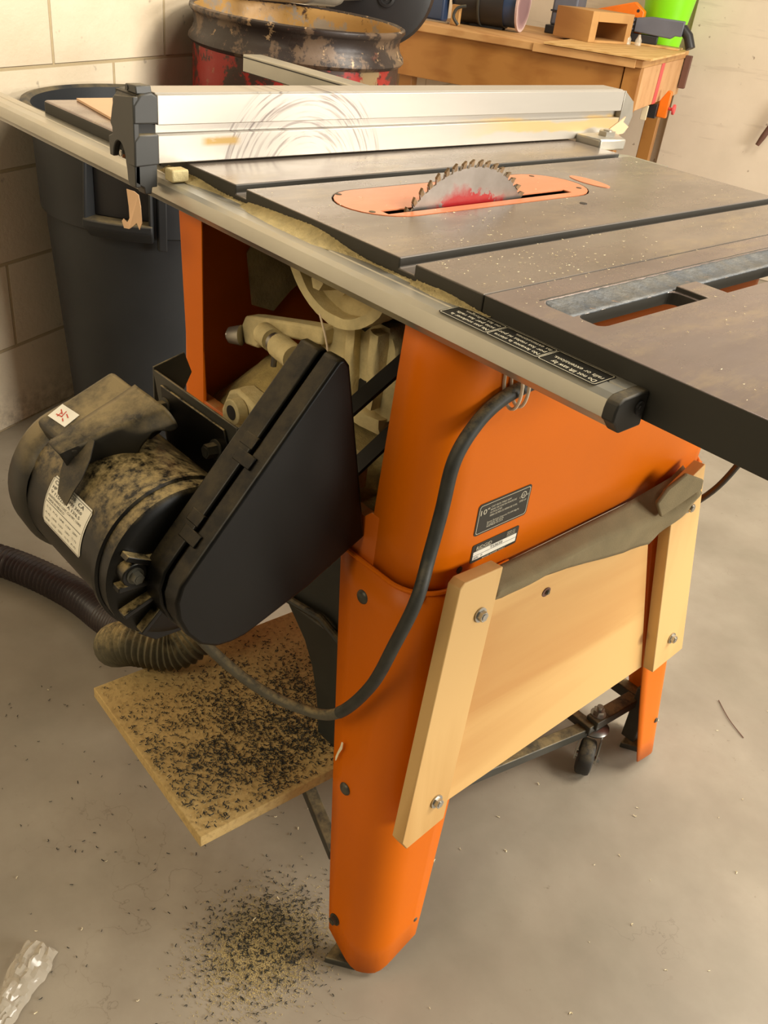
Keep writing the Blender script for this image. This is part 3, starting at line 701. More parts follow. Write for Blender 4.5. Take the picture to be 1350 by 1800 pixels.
for k, (u0, v0, u1, v1) in enumerate(((.012, .026, .020, .023), (.014, .019, .024, .021), (.020, .028, .023, .020), (.024, .026, .031, .024), (.026, .020, .031, .018), (.017, .024, .018, .018))):
    q0, q1 = jb(u0, v0, .0011), jb(u1, v1, .0011); n_ = (q1-q0).cross(bn).normalized()*.0006; mb.face([q0-n_, q1-n_, q1+n_, q0+n_])
mb.build('sticker_print', 'ink_red', st, smooth=0)
# torn plastic sheet draped over the box: hangs off the guard side and to a point below
FLAP = [(-.046, 114, .103), (-.040, 123, .096), (-.030, 136, .091), (-.018, 148, .089), (.002, 150, .0885), (.001, 140, .0885), (.001, 131, .0895), (-.004, 119, .096), (-.012, 111, .104)]
ns, nt = 26, 18; rows = []
for i in range(ns+1):
    fi = i/ns; u = -.008+.104*fi; r_ = []
    drop = .014+.082*max(0, 1-fi*1.25)**1.4
    for j in range(nt+1):
        f = j/nt
        if f < .35: x, n = .046+(.028+.028*fi)*f/.35, .0016
        else:
            g = (f-.35)/.65; x = .074+.028*fi+.012*math.sin(g*1.5)*(.5+fi); n = .0016-drop*g
            if fi < .2: x -= (1-fi/.2)*.012*g
        p = jb(x, u, n); q = noise.noise_vector(p*34)*.004*(.25+f)
        edge = noise.noise(V((u*60, 3, 0)))*.006*(f > .9)
        r_.append(p+q+bn*edge)
    rows.append(r_)
mb = MB(); mb.loft(rows); mb.build('torn_sheet', 'tear_sheet', jbx, smooth=60, solid=.0006)
tip = [cyl_pt(x, a, r) for x, a, r in FLAP]
mb = MB(); mb.prism(tip, V((.0, -.0008, .0006))); mb.build('torn_flap', 'tear_sheet', jbx)

# steel motor bracket: vertical plate with bent ends
mb = MB(); y0 = -.082
mb.prism([(-.138, y0, .700), (.030, y0, .702), (.046, y0, .66), (.040, y0, .614), (.020, y0, .600), (-.11, y0, .620)], (0, .003, 0)); br_ = mb.build('motor_bracket', 'bracket', saw, bevel=.001)
mb = MB(); mb.prism([(-.138, y0, .703), (-.138, y0+.04, .713), (-.132, y0+.046, .69), (-.132, y0+.02, .64), (-.138, y0, .63)], (.003, 0, 0)); mb.build('bent_end', 'bracket', br_, bevel=.0008)
mb = MB(); mb.prism([(.030, y0, .702), (.034, y0, .640), (.078, y0+.022, .66), (.078, y0+.022, .725), (.052, y0+.012, .715)], (0, .003, 0)); mb.build('bent_end', 'bracket', br_, bevel=.0008)
mb = MB(); mb.prism([(-.115, y0-.004, .69), (.012, y0-.004, .692), (.026, y0-.004, .665), (.022, y0-.004, .622), (.004, y0-.004, .603), (-.1, y0-.004, .612)], (0, .003, 0)); mb.disp(.001, 20); mb.build('backing_plate', 'black_paint', br_, bevel=.001)
for x, z in ((-.103, .668), (.001, .664)):
    mb = MB(); mb.hexbolt((x, y0-.005, z), (0, -1, .1), .0085, .012); mb.build('hex_bolt', 'bracket', br_)

# trunnion casting under the table
mb = MB(); cx, cz = .034, .874
mb.prism([(cx+.085*math.cos(R(a)), .048, cz+.078*math.sin(R(a))) for a in range(180, 361, 8)], (0, .014, 0))
for yy in (.036,):
    rows = [[V((cx+r*math.cos(R(a)), y, cz+r*.92*math.sin(R(a)))) for r, y in ((.086, .030), (.086, .05), (.074, .05), (.074, .030))] for a in range(180, 361, 8)]; mb.loft(rows, True)
mb.disp(.0012, 60); tr = mb.build('trunnion', 'cast_dusty', saw, smooth=50)
mb = MB(); mb.cyl((.028, .045, .838), (.028, .012, .842), .0095, n=6); mb.cyl((.028, .047, .838), (.028, .04, .838), .015, n=20)
for k in range(6): mb.cyl((.036+k*.006, .04, .842), (.039+k*.006, .04, .842), .012 if k % 2 else .009, n=16)
mb.build('adjusting_bolt', 'cast_dusty', tr)
mb = MB()
body = [(-.006, .80), (.012, .808), (.022, .80), (.086, .806), (.094, .79), (.102, .77), (.104, .752), (.112, .74), (.118, .712), (.10, .70), (.06, .694), (.02, .690), (-.03, .683), (-.05, .70), (-.02, .74)]
mb.prism([(x, .064, z) for x, z in body], (0, .04, 0)); mb.box((.03, .054, .71), (.044, .07, .80)); mb.box((.074, .05, .715), (.088, .07, .80))
mb.box((.0, .05, .690), (.10, .075, .705))
bmesh.ops.triangulate(mb.bm, faces=mb.bm.faces[:]); bmesh.ops.subdivide_edges(mb.bm, edges=mb.bm.edges[:], cuts=3, use_grid_fill=True)
mb.disp(.005, 32).disp(.0018, 120, 4); mb.build('casting_body', 'cast_dusty', tr, smooth=70)
mb = MB(); mb.prism([(-.155, .048, .722), (-.148, .048, .737), (-.13, .048, .743), (-.04, .048, .7665), (.0, .048, .776), (.0, .048, .756), (-.06, .048, .742), (-.10, .048, .728), (-.12, .048, .706), (-.145, .048, .703)], (0, .022, 0))
mb.disp(.0016, 60, 2); arm = mb.build('tie_arm', 'cast_dusty', tr, bevel=.003)
mb = MB(); mb.cyl((-.147, .044, .714), (-.16, .036, .711), .0125, .010, n=24); mb.cyl((-.16, .036, .711), (-.163, .034, .7105), .0055, n=16); mb.build('arm_end', 'silver', arm)
mb = MB(); a = V((-.096, .040, .736)); b = V((-.010, .020, .742)); d = b-a
mb.cyl(a, a+d*.3, .0135, n=20); mb.cyl(a+d*.3, a+d*.5, .0085, n=16); mb.cyl(a+d*.5, b, .0145, n=20); mb.build('knurled_stop', 'cast_dusty', arm)
mb = MB(); mb.cyl(a+d*.36, a+d*.44, .0115, n=20); mb.tube([a+d*.4, a+d*.4+V((0, -.002, -.028))], .0035, 8); mb.build('collar', 'steel', arm)
mb = MB(); mb.tube(spline([(.014, .03, .800), (.034, .026, .775), (.043, .024, .745), (.046, .02, .700)], 6), .0011, 6); mb.build('loose_wire', 'twist', tr)
# lower yoke with pivot hole
mb = MB(); P0 = V((-.052, -.02, .665))
mb.prism([(-.092, -.02, .655), (-.078, -.02, .684), (-.062, -.02, .692), (-.045, -.02, .690), (.03, -.02, .672), (.05, -.02, .64), (-.02, -.02, .633), (-.088, -.02, .625)], (0, .028, 0)); mb.disp(.001, 40)
yk = mb.build('pivot_yoke', 'cast_dusty', tr, bevel=.004)
mb = MB(); mb.cyl((-.050, -.021, .672), (-.050, -.034, .672), .0150, n=28); mb.build('pivot_boss', 'cast_dusty', yk, bevel=.001)
mb = MB(); mb.cyl((-.050, -.034, .672), (-.050, -.0348, .672), .0085, n=24); mb.build('pivot_hole', 'machine_black', yk)
# motor shaft carrier behind the guard
mb = MB(); mb.box((.02, -.02, .62), (.09, .05, .66)); mb.disp(.002, 30); mb.build('carrier', 'cast_dusty', saw)

# power cord down the side and round to the motor, second cable behind
pts = [(.262, .16, .842), (.256, .12, .812), (.250, .088, .803), (.250, .055, .797), (.2495, .027, .780), (.250, .004, .748), (.2495, -.001, .695), (.2515, -.010, .648), (.262, -.030, .610), (.252, -.040, .552), (.228, -.042, .475), (.190, -.052, .410), (.150, -.075, .402), (.108, -.105, .420), (.062, -.135, .458), (.046, -.155, .500), (.045, -.172, .532)]
P = spline(pts, 8)
mb = MB(); mb.tube(P[:88], .0068, 12); cd = mb.build('power_cord', 'rubber', saw)
mb = MB(); mb.tube(P[87:], .0062, 12); mb.build('dusty_cord_end', 'cord_dusty', cd)
mb = MB()
for dx in (0, .010):
    ctr = V((.2515, .066+dx, .806)); mb.tube([ctr+V((.0085*math.cos(a), .003*math.cos(a)-.004*math.sin(a), .026*math.sin(a)+.004)) for a in [2*math.pi*i/24 for i in range(25)]], .0017, 8, cap=False)
mb.build('twist_tie', 'twist', cd)
mb = MB(); mb.tube(spline([(.20, .575, .45), (.245, .60, .52), (.275, .60, .60), (.33, .55, .72), (.34, .5, .86)], 8), .0048, 10); mb.build('switch_cable', 'rubber', saw)
# black sheet-metal dust chute behind the near leg
yb = .012
mb = MB(); mb.prism([(.02, yb, .574), (.152, yb, .574), (.156, yb, .44), (.122, yb, .44), (.03, yb, .425), (.0, yb, .45)], (0, .02, 0)); chute = mb.build('dust_chute', 'sheet_black', saw, bevel=.003)
mb = MB()
prof = [(.018, .432), (.038, .415), (.06, .395), (.078, .365), (.09, .33), (.098, .29), (.104, .235), (.15, .235), (.152, .45), (.09, .44)]
mb.prism([(x, yb-.006, z) for x, z in prof], (0, .012, 0)); mb.build('lower_chute', 'sheet_black', chute, bevel=.003)
mb = MB(); mb.tube([(.018, yb-.008, .437), (.09, yb-.008, .452), (.135, yb-.008, .44)], .005, 10); mb.build('folded_edge', 'sheet_black', chute)

# ------------------------------------------------------------------ rip fence riding on the rails
fen = thing('rip_fence', (-.22, .35, TT+.004), 'long silver aluminium rip fence lying across the saw table, with grey swirl marks', 'fence')
FX, FW, FZ0, FZ1 = -.1905, .050, .9075, .9755
prof = [(0, FZ0), (0, FZ0+.0285), (-.010, FZ0+.0285), (-.010, FZ0+.0385), (0, FZ0+.0385), (0, FZ1), (-.004, FZ1), (-.006, FZ1+.0012), (-FW+.006, FZ1+.0012), (-FW, FZ1), (-FW, FZ0)]
mb = MB(); mb.prism([(FX+x, -.038, z) for x, z in prof], (0, .835, 0)); ext = mb.build('extrusion', 'fence', fen, bevel=.0008, smooth=25)
mb = MB(); mb.prism([(FX+.0005, .7972, FZ0+.002), (FX+.0005, .7972, FZ1), (FX-FW, .7972, FZ1), (FX-FW, .7972, FZ0+.002)], (0, .003, 0)); mb.build('end_plate', 'silver', ext)
mb = MB(); mb.prism([(FX+.001, .797, FZ1), (FX+.001, .826, FZ0+.052), (FX+.001, .832, FZ0+.03), (FX+.001, .822, FZ0+.004), (FX+.001, .797, FZ0)], (-.004, 0, 0)); mb.build('front_cheek', 'silver', fen, bevel=.0006)
mb = MB(); mb.prism([(FX+.0022, .775, FZ0+.012), (FX+.0022, .812, FZ0+.03), (FX+.0022, .808, FZ0+.022), (FX+.0022, .826, FZ0+.014), (FX+.0022, .815, FZ0+.004), (FX+.0022, .780, FZ0+.001)], (-.0012, 0, 0)); mb.build('torn_masking_tape', 'cardboard', fen)
# rear clamp: moulded dark grey end
mb = MB(); cy = -.0595
arch = [(-.2375+.0135+.0135*math.cos(R(a)), .9065+.0185*math.sin(R(a))) for a in range(180, -1, -15)]
fp = [(-.1905, .974), (-.231, .969), (-.2365, .955), (-.2415, .940), (-.238, .936), (-.2375, .930), (-.2465, .926), (-.2455, .9065)]+arch+[(-.2085, .899), (-.2075, .889), (-.2045, .884), (-.1905, .884)]
mb.prism([(x, cy, z) for x, z in fp], (0, -.0065, 0)); cap = mb.build('rear_clamp', 'grey_plastic', fen, bevel=.0012)
mb = MB(); mb.box((-.2375, -.0600, .907), (-.1965, -.0375, .974)); mb.build('clamp_core', 'dull_black', cap)
mb = MB(); mb.prism([(-.1895, -.0375, .9475), (-.1895, -.0375, .9735), (-.1895, -.0445, .9775), (-.1895, -.0575, .9755), (-.1895, -.0655, .9655), (-.1895, -.0660, .9475)], (-.046, 0, 0)); mb.build('upper_block', 'grey_plastic', cap, bevel=.0018)
mb = MB(); mb.prism([(-.1895, -.0375, .9065), (-.1895, -.0375, .9375), (-.1895, -.0600, .9375), (-.1895, -.0660, .931), (-.1895, -.0665, .905)], (-.0145, 0, 0)); mb.build('lower_block', 'grey_plastic', cap, bevel=.0018)
mb = MB(); mb.prism([(-.1905, -.0400, .8835), (-.1905, -.0395, .9075), (-.1905, -.0655, .9075), (-.1905, -.0660, .889), (-.1905, -.0560, .8835), (-.1905, -.0550, .8765), (-.1905, -.0470, .8765), (-.1905, -.0460, .8835)], (-.0155, 0, 0)); mb.build('hook', 'grey_plastic', cap, bevel=.0012)
mb = MB(); mb.box((-.2375, -.0598, .9065), (-.2105, -.0400, .925)); mb.build('recess', 'machine_black', cap)
mb = MB(); mb.hexbolt((-.224, -.0600, .912), (0, -1, 0), .0045, .004, False); mb.build('hex_bolt', 'steel', cap)
mb = MB(); mb.prism([(-.1935, -.0600, .9755), (-.2185, -.0600, .9755), (-.2165, -.0600, .9825), (-.1955, -.0600, .9835)], (0, .018, 0)); lug_ = mb.build('top_lug', 'grey_plastic', cap, bevel=.0012)
mb = MB(); mb.cyl((-.2125, -.0600, .979), (-.2125, -.0608, .979), .0028, n=16); mb.build('lug_hole', 'machine_black', lug_)
mb = MB(); mb.box((-.188, -.033, .8915), (-.172, -.012, .9045)); mb.build('glide_pad', 'cast_dusty', cap, bevel=.002)
# front head bracket with nut
mb = MB(); mb.prism([(FX+.0, .69, .8995), (FX+.048, .69, .8995), (FX+.055, .748, .8995), (FX+.0, .79, .8995)], (0, 0, .0165)); hd = mb.build('front_head', 'silver', fen, bevel=.003)
mb = MB(); mb.cyl((FX+.026, .735, .916), (FX+.026, .735, .9225), .014, n=6); mb.cyl((FX+.026, .735, .9225), (FX+.026, .735, .9245), .007, n=16); mb.build('nut', 'silver', hd)
# torn paper hanging from the clamp
pr_ = [(-.2055, -.0685, .8800), (-.1895, -.0685, .8815), (-.1795, -.0685, .8800), (-.1750, -.069, .8690), (-.1735, -.069, .8520), (-.1775, -.070, .8440), (-.1830, -.070, .8500), (-.1890, -.071, .8450), (-.1965, -.072, .8400), (-.2060, -.073, .8385), (-.2105, -.073, .8450), (-.2085, -.072, .8480), (-.2020, -.071, .8455), (-.1985, -.070, .8510), (-.2010, -.069, .8620)]
mb = MB(); mb.prism(pr_, (.0, -.0006, 0)); tag(mb.build('torn_paper', 'cardboard', smooth=0), 'torn scrap of tan paper hanging from the fence clamp', 'paper')

# cardboard lying on the left wing
mb = MB(); mb.prism([(-.548, .042, TT+.0004), (-.40, .024, TT+.0004), (-.35, .32, TT+.0004), (-.545, .34, TT+.0004)], (0, 0, .003)); tag(mb.build('cardboard_sheet', 'cardboard'), 'tan cardboard sheet lying on the saw wing behind the fence clamp', 'cardboard')

# sawdust lying along the rail against the table edge, heap inside the cabinet, dust on fence
mb = MB(); rows = []
random.seed(3)
for i in range(321):
    x = -.235+.50*i/320
    a = max(0, noise.noise(V((x*11, 1.3, 0)))+.42)*(1 if x < .205 else max(0, 1-(x-.205)/.05)); gp = .3 if (SX0-.004 < x < SX1+.004 or SX2-.004 < x < SX3+.004) else 1
    a *= gp; r_ = []
    for j in range(7):
        f = j/6; w = .004+.016*min(1, a*1.2); y = -.0004-w*f
        z = .8902+(1-f)**1.6*.0085*a+(.0012*noise.noise(V((x*420, f*7, 2))) if j < 6 else 0)
        r_.append(V((x, y, max(z, .8901) if j < 6 else .8898)))
    rows.append(r_)
mb.loft(rows); tag(mb.build('sawdust_ridge', 'sawdust_pale', smooth=180), 'pale yellow sawdust heaped along the rear rail against the table edge', 'sawdust', kind='stuff')
mb = MB(); rows = []
for i in range(41):
    r_ = []
    for j in range(41):
        x = -.205+.36*i/40; y = .016+.5*j/40
        h = .112*math.exp(-((x+.125)/.085)**2-((y-.115)/.10)**2)+.03*math.exp(-((x-.08)/.1)**2-((y-.2)/.2)**2)
        r_.append(V((x, y, .5806+h+.006*abs(noise.noise(V((x*28, y*28, 0))))+.003*noise.noise(V((x*110, y*110, 5))))))
    rows.append(r_)
mb.loft(rows); tag(mb.build('sawdust_heap', 'dust', smooth=180), 'brown sawdust heap piled inside the open saw cabinet', 'sawdust', kind='stuff')

# ------------------------------------------------------------------ mobile base under the legs
base = thing('mobile_base', (.1, .3, 0), 'black steel mobile base with caster, under the orange saw legs', 'mobile base')
def bar(p, q, w=.011, h=.011, name='frame_bar'):
    p, q = V(p), V(q); d = (q-p).normalized(); s_ = d.cross(V((0, 0, 1))).normalized()*w; u = V((0, 0, h)); mb = MB()
    mb.prism([p+s_+u, p-s_+u, p-s_-u, p+s_-u], q-p); return mb.build(name, 'bracket', base, bevel=.0015)
bar((.236, .628, .090), (.226, .500, .090), .012, .009); bar((.150, .130, .078), (.222, .512, .072), .010, .009); bar((.180, .498, .082), (.233, .497, .082), .009, .008)
bar((.236, .618, .090), (-.2, .618, .090)); bar((.165, .20, .066), (-.2, .20, .066)); bar((-.2, .0, .066), (-.2, .618, .066)); bar((.02, .03, .16), (.17, -.002, .10), .009, .008)
for P_, u0, u1 in (([(.237, -.066, 0), (.229, -.036, 0), (.258, -.022, 0), (.272, -.040, 0)], (.236, -.036), (.255, -.018)), ([(.250, .583, 0), (.244, .612, 0), (.266, .626, 0), (.280, .602, 0)], (.238, .600), (.264, .614)),
                   ([(-.22, -.066, 0), (-.212, -.036, 0), (-.24, -.022, 0), (-.255, -.040, 0)], (-.24, -.036), (-.22, -.018)), ([(-.22, .60, 0), (-.212, .63, 0), (-.24, .65, 0), (-.255, .62, 0)], (-.24, .615), (-.22, .632))):
    mb = MB(); mb.prism(P_, (0, 0, .012)); mb.box((u0[0], u0[1], .012), (u1[0], u1[1], .125)); mb.build('foot_bracket', 'bracket', base, bevel=.002)
CC = V((.222, .515, 0))
mb = MB(); ax = V((.88, .475, 0)); wc = V((.240, .488, .031)); mb.lathe(wc-ax*.013, ax, [(.004, 0), (.023, 0), (.029, .002), (.031, .006), (.031, .020), (.029, .024), (.023, .026), (.004, .026)], 36)
wh = mb.build('caster_wheel', 'tyre', base)
mb = MB(); mb.cyl(wc-ax*.0185, wc+ax*.0185, .0065, n=16); mb.hexbolt(wc+ax*.0185, ax, .006, .004, False); mb.build('axle', 'steel', wh)
fd = V((-.475, .88, 0)); mb = MB()
for s_ in (1, -1):
    c_ = wc+ax*.0165*s_; mb.prism([c_+V((0, 0, -.007))+fd*-.007, c_+V((0, 0, -.007))+fd*.007, c_+fd*.040+V((0, 0, .020)), c_+fd*.046+V((0, 0, .036)), c_+fd*.004+V((0, 0, .036)), c_+fd*-.006+V((0, 0, .02))], ax*.002*s_)
top = wc+fd*.034+V((0, 0, .035)); mb.lathe(top, (0, 0, 1), [(.003, 0), (.024, 0), (.026, .004), (.021, .009), (.012, .012), (.003, .0125)], 28)
fk = mb.build('caster_fork', 'steel', base)
mb = MB(); mb.cyl(top+V((0, 0, .012)), top+V((0, 0, .050)), .0052, n=16); mb.cyl(top+V((0, 0, .0345)), top+V((0, 0, .0425)), .0100, n=6); mb.cyl(top+V((0, 0, .033)), top+V((0, 0, .0345)), .013, n=20); mb.cyl(top+V((0, 0, .016)), top+V((0, 0, .022)), .0105, n=6); mb.build('stem_nut', 'steel', fk)

# felt cloth tucked behind the plywood
top_ = [(.086, .584), (.119, .584), (.19, .583), (.244, .583), (.30, .583), (.336, .583), (.38, .585), (.423, .588), (.45, .590), (.475, .600)]
bot_ = [(.086, .560), (.101, .558), (.130, .560), (.172, .560), (.215, .552), (.272, .542), (.335, .528), (.387, .524), (.414, .540), (.440, .560)]
rows = []
for k in range(11):
    f = k/10; r_ = []
    for i in range(len(top_)*3-2):
        a, b = i//3, (i % 3)/3; g = lambda L: V((L[a][0], L[a][1])).lerp(V((L[min(a+1, len(L)-1)][0], L[min(a+1, len(L)-1)][1])), b)
        T_, B_ = g(top_), g(bot_); q = T_.lerp(B_, f)
        bulge = -.0035+.0195*min(1, f*2.5)+.0045*math.sin(f*math.pi)+noise.noise(V((q.x*22, q.y*40, 0)))*.004*min(1, f*3)
        if q.x > .38: bulge += .016*min(1, (q.x-.38)/.06)*min(1, f*3)
        r_.append(pl(q.x, q.y, bulge+.003))
    rows.append(r_)
mb = MB(); mb.loft(rows); tag(mb.build('felt_cloth', 'cloth', smooth=180, solid=.003), 'grey-green felt cloth tucked behind the plywood cover on the saw side', 'cloth')
mb = MB(); mb.prism([pl(.378, .588, .022), pl(.392, .606, .024), (.276, .416, .622), (.282, .452, .606), (.281, .458, .588), pl(.420, .574, .028), pl(.388, .566, .026)], (.005, 0, 0)); mb.disp(.003, 30)
tag(mb.build('folded_felt_end', 'cloth', bevel=.002), 'stiff folded end of brown felt poking out over the right batten', 'cloth')

# ------------------------------------------------------------------ dusty plywood board under the motor
Z1 = .270
A_, B_, C_, D_ = V((-.131, -.186, Z1)), V((.150, -.199, Z1)), V((.175, .185, Z1)), V((-.106, .198, Z1))
mb = MB(); mb.prism([A_, B_, C_, D_], (0, 0, -.0165)); board = tag(mb.build('plywood_board', 'shelf', bevel=.0012), 'tan plywood board covered in sawdust and dark shavings below the motor', 'board')
def inside_board(u, v): return A_ + (B_-A_)*u + (D_-A_)*v
def curls(n, pos, name, m, size=(.0035, .0065), seed=1):
    rnd = random.Random(seed); bm = bmesh.new()
    for _ in range(n):
        p = pos(rnd)
        if p is None: continue
        a = rnd.uniform(0, 6.283); L = rnd.uniform(*size); w = L*.14; k = rnd.uniform(-1.6, 1.6); tl = rnd.uniform(0, .6); pts = []
        for i in range(4):
            t_ = (i/3-.5); ang = a+k*t_; pts.append((p+V((math.cos(ang)*L*t_, math.sin(ang)*L*t_, .0006+w+abs(t_)*L*tl)), ang))
        vs = []
        for q, ang in pts:
            nx = V((-math.sin(ang), math.cos(ang), 0))*w; vs.append([bm.verts.new(q+nx), bm.verts.new(q+V((0, 0, w))), bm.verts.new(q-nx), bm.verts.new(q-V((0, 0, w)))])
        for A1, B1 in zip(vs, vs[1:]):
            for j in range(4): bm.faces.new((A1[j], A1[(j+1) % 4], B1[(j+1) % 4], B1[j]))
        bm.faces.new(vs[0]); bm.faces.new(vs[-1][::-1])
    mb = MB(); mb.bm.free(); mb.bm = bm; return mb.build(name, m, smooth=0)
def pos_board(r):
    for _ in range(50):
        u, v = r.random()*.97+.015, r.random()*.97+.015
        d = math.exp(-((u-.70)/.38)**2-((v-.42)/.42)**2)*1.0
        d *= .35+1.3*max(0, noise.noise(V((u*7, v*7, 3)))+.5)
        if r.random() < d: return inside_board(u, v)+V((0, 0, r.random()*.001))
    return None
tag(curls(5600, pos_board, 'dark_shavings', 'chip_dark', (.0022, .0050), 5), 'dark curled shavings scattered thickly over the dusty plywood board', 'shavings', kind='stuff')
def pos_boardl(r):
    for _ in range(20):
        u, v = r.random(), r.random()
        if r.random() < .3+.7*math.exp(-((u-.7)/.4)**2-((v-.4)/.4)**2): return inside_board(u*.98+.01, v*.98+.01)
tag(curls(2600, pos_boardl, 'sawdust_grains', 'sawdust_pale', (.0015, .0035), 9), 'pale sawdust grains lying among the shavings on the plywood board', 'sawdust', kind='stuff')
FP = V((.172, -.118, 0))
def pos_floor(r):
    if r.random() < .86: return FP+V((r.gauss(0, .038), r.gauss(0, .046), 0))+V((-.02, .03, 0))*r.random()
    return V((r.uniform(-.45, .3), r.uniform(-.42, .05), 0))
tag(curls(1250, pos_floor, 'floor_shavings', 'chip_dark', (.0025, .005), 11), 'dark shavings fallen in a patch on the floor left of the near leg', 'shavings', kind='stuff')
tag(curls(11000, lambda r: FP+V((r.gauss(0, .033), r.gauss(0, .041), -.0002)), 'floor_sawdust', 'sawdust_pale', (.0012, .0026), 12), 'pale sawdust grains in the patch on the floor below the board', 'sawdust', kind='stuff')
def pos_floor2(r):
    return V((r.uniform(.2, .75), r.uniform(-.1, .9), 0)) if r.random() < .5 else V((r.uniform(-.6, .3), r.uniform(-.45, .2), 0))
tag(curls(90, pos_floor2, 'floor_specks', 'chip_light', (.0025, .006), 13), 'few pale wood slivers scattered over the bare concrete floor', 'wood specks', kind='stuff')
def pos_table(r):
    for _ in range(30):
        x, y = r.uniform(-.1, .55), r.uniform(.01, .66)
        if SX0-.002 < x < SX1+.002 or SX2-.003 < x < SX3+.003 or (.27 < x < .35 and .03 < y < .66) or abs(x-.035) < .012: continue
        if r.random() < .15+math.exp(-((x-.2)/.09)**2-((y-.1)/.12)**2): return V((x, y, TT+.0002))
tag(curls(420, pos_table, 'table_specks', 'chip_light', (.0009, .0024), 14), 'tiny pale wood specks sprinkled over the cast iron saw table', 'wood specks', kind='stuff')
mb = MB(); mb.tube(spline([(.318, .386, TT-.001), (.322, .38, TT+.0035), (.329, .372, TT+.003), (.334, .371, TT)], 4), .0016, 6); tag(mb.build('wood_shaving', 'chip_light'), 'single curled cream wood shaving on the right wing of the saw table', 'shaving')
mb = MB(); mb.tube(spline([(.296, .842, .0015), (.335, .812, .002), (.376, .792, .0015)], 5), .0008, 6); tag(mb.build('wood_splinter', 'brown_board'), 'thin brown splinter lying alone on the floor at the far right', 'splinter')

# crumpled clear plastic on the floor
rows = []
rnd = random.Random(4)
pa, pb = V((-.002, -.338, 0)), V((.078, -.450, 0)); d = pb-pa; sd = V((d.y, -d.x, 0)).normalized()
for i in range(29):
    r_ = []
    for j in range(17):
        f, g = i/28, j/16; w = .021+.004*math.sin(f*7)
        p = pa+d*f+sd*(g-.5)*2*w; h = .004+.013*math.sin(g*math.pi)+.012*abs(noise.noise(V((f*9, g*4, 1))))+.004*noise.noise(V((f*30, g*14, 7)))
        if j in (0, 16) or i == 0: h = .0015
        r_.append(p+V((0, 0, h))+V(noise.noise_vector(V((f*12, g*6, 2))))*.003)
    rows.append(r_)
for r_ in rows:
    for q in r_: q.z = max(q.z, .0012)
mb = MB(); mb.loft(rows); tag(mb.build('plastic_wrapping', 'clear', smooth=25), 'crumpled clear plastic wrapping on the floor at the bottom left', 'plastic wrapping')

# dust hose: from under the saw over the board edge, down and out to the left along the floor
P = spline([(-.065, .075, .475), (-.075, .035, .43), (-.088, -.018, .362), (-.098, -.075, .312), (-.150, -.118, .300), (-.205, -.115, .255), (-.28, -.055, .18), (-.38, -.005, .10), (-.49, .005, .05), (-.60, -.002, .034), (-.70, -.035, .0335), (-.80, -.085, .0335), (-.98, -.20, .0335)], 60)
mb = MB(); mb.tube(P[:300], .03, 20, rfun=lambda i: .0295+.0022*math.sin(i*1.05)); hs = tag(mb.build('corrugated_hose', 'hose', smooth=60), 'corrugated dust hose coming from under the saw motor and running left along the floor', 'hose')
mb = MB(); mb.tube(P[299:], .03, 20, rfun=lambda i: .0295+.0022*math.sin((i+299)*1.05)); mb.build('clean_length', 'hose_dark', hs, smooth=60, label='dark brown length of hose free of dust')

# ------------------------------------------------------------------ dust bin by the wall
BC_ = V((-1.169, .518, 0)); bin_ = thing('dust_bin', BC_, 'round dark blue-grey plastic bin against the cream block wall behind the saw', 'bin')
h0 = .778
mb = MB(); mb.lathe(BC_, (0, 0, 1), [(.001, .004), (.205, .004), (.215, .012), (.247, .525), (.246, .56), (.258, .566), (.262, .71), (.262, .745), (.279, .750), (.284, .762), (.279, .776), (.268, .778), (.260, .772), (.256, .745), (.250, .62), (.24, .53), (.205, .02), (.001, .016)], 80)
body = mb.build('bin_body', 'bin', bin_, smooth=40)
# moulded hand-hold panel facing the camera
hd_dir = (V((.7046, -.5454, 0))-BC_); hd_dir.z = 0; ang0 = math.atan2(hd_dir.y, hd_dir.x)+R(-4)
def bp(a, z, r): return BC_+V((r*math.cos(ang0+R(a)), r*math.sin(ang0+R(a)), z))
mb = MB(); rows = []
for i in range(13):
    a = -27+28*i/12; rows.append([bp(a, .572, .262), bp(a, .560, .275), bp(a, .585, .300), bp(a, .602, .300), bp(a, .602, .262)])
vs = mb.loft(rows); mb.bm.faces.new(vs[0][::-1]); mb.bm.faces.new(vs[-1])
for a in (-27, -.6): mb.prism([bp(a, .59, .255), bp(a, .59, .298), bp(a, .74, .282), bp(a, .74, .255)], bp(a+1.6, .6, .28)-bp(a, .6, .28))
mb.build('hand_hold', 'bin', body, bevel=.004)
mb = MB(); rows = [[bp(a, z, .2635) for z in (.604, .74)] for a in range(-25, 1, 2)]; mb.loft(rows); mb.build('handle_recess', 'machine_black', body, smooth=180)
mb = MB(); mb.prism([bp(2, .545, .262), bp(6, .545, .262), bp(6, .72, .275), bp(2, .72, .275)], bp(22, .6, .275)-bp(22, .6, .262)); mb.build('side_rib', 'bin', body, bevel=.003)

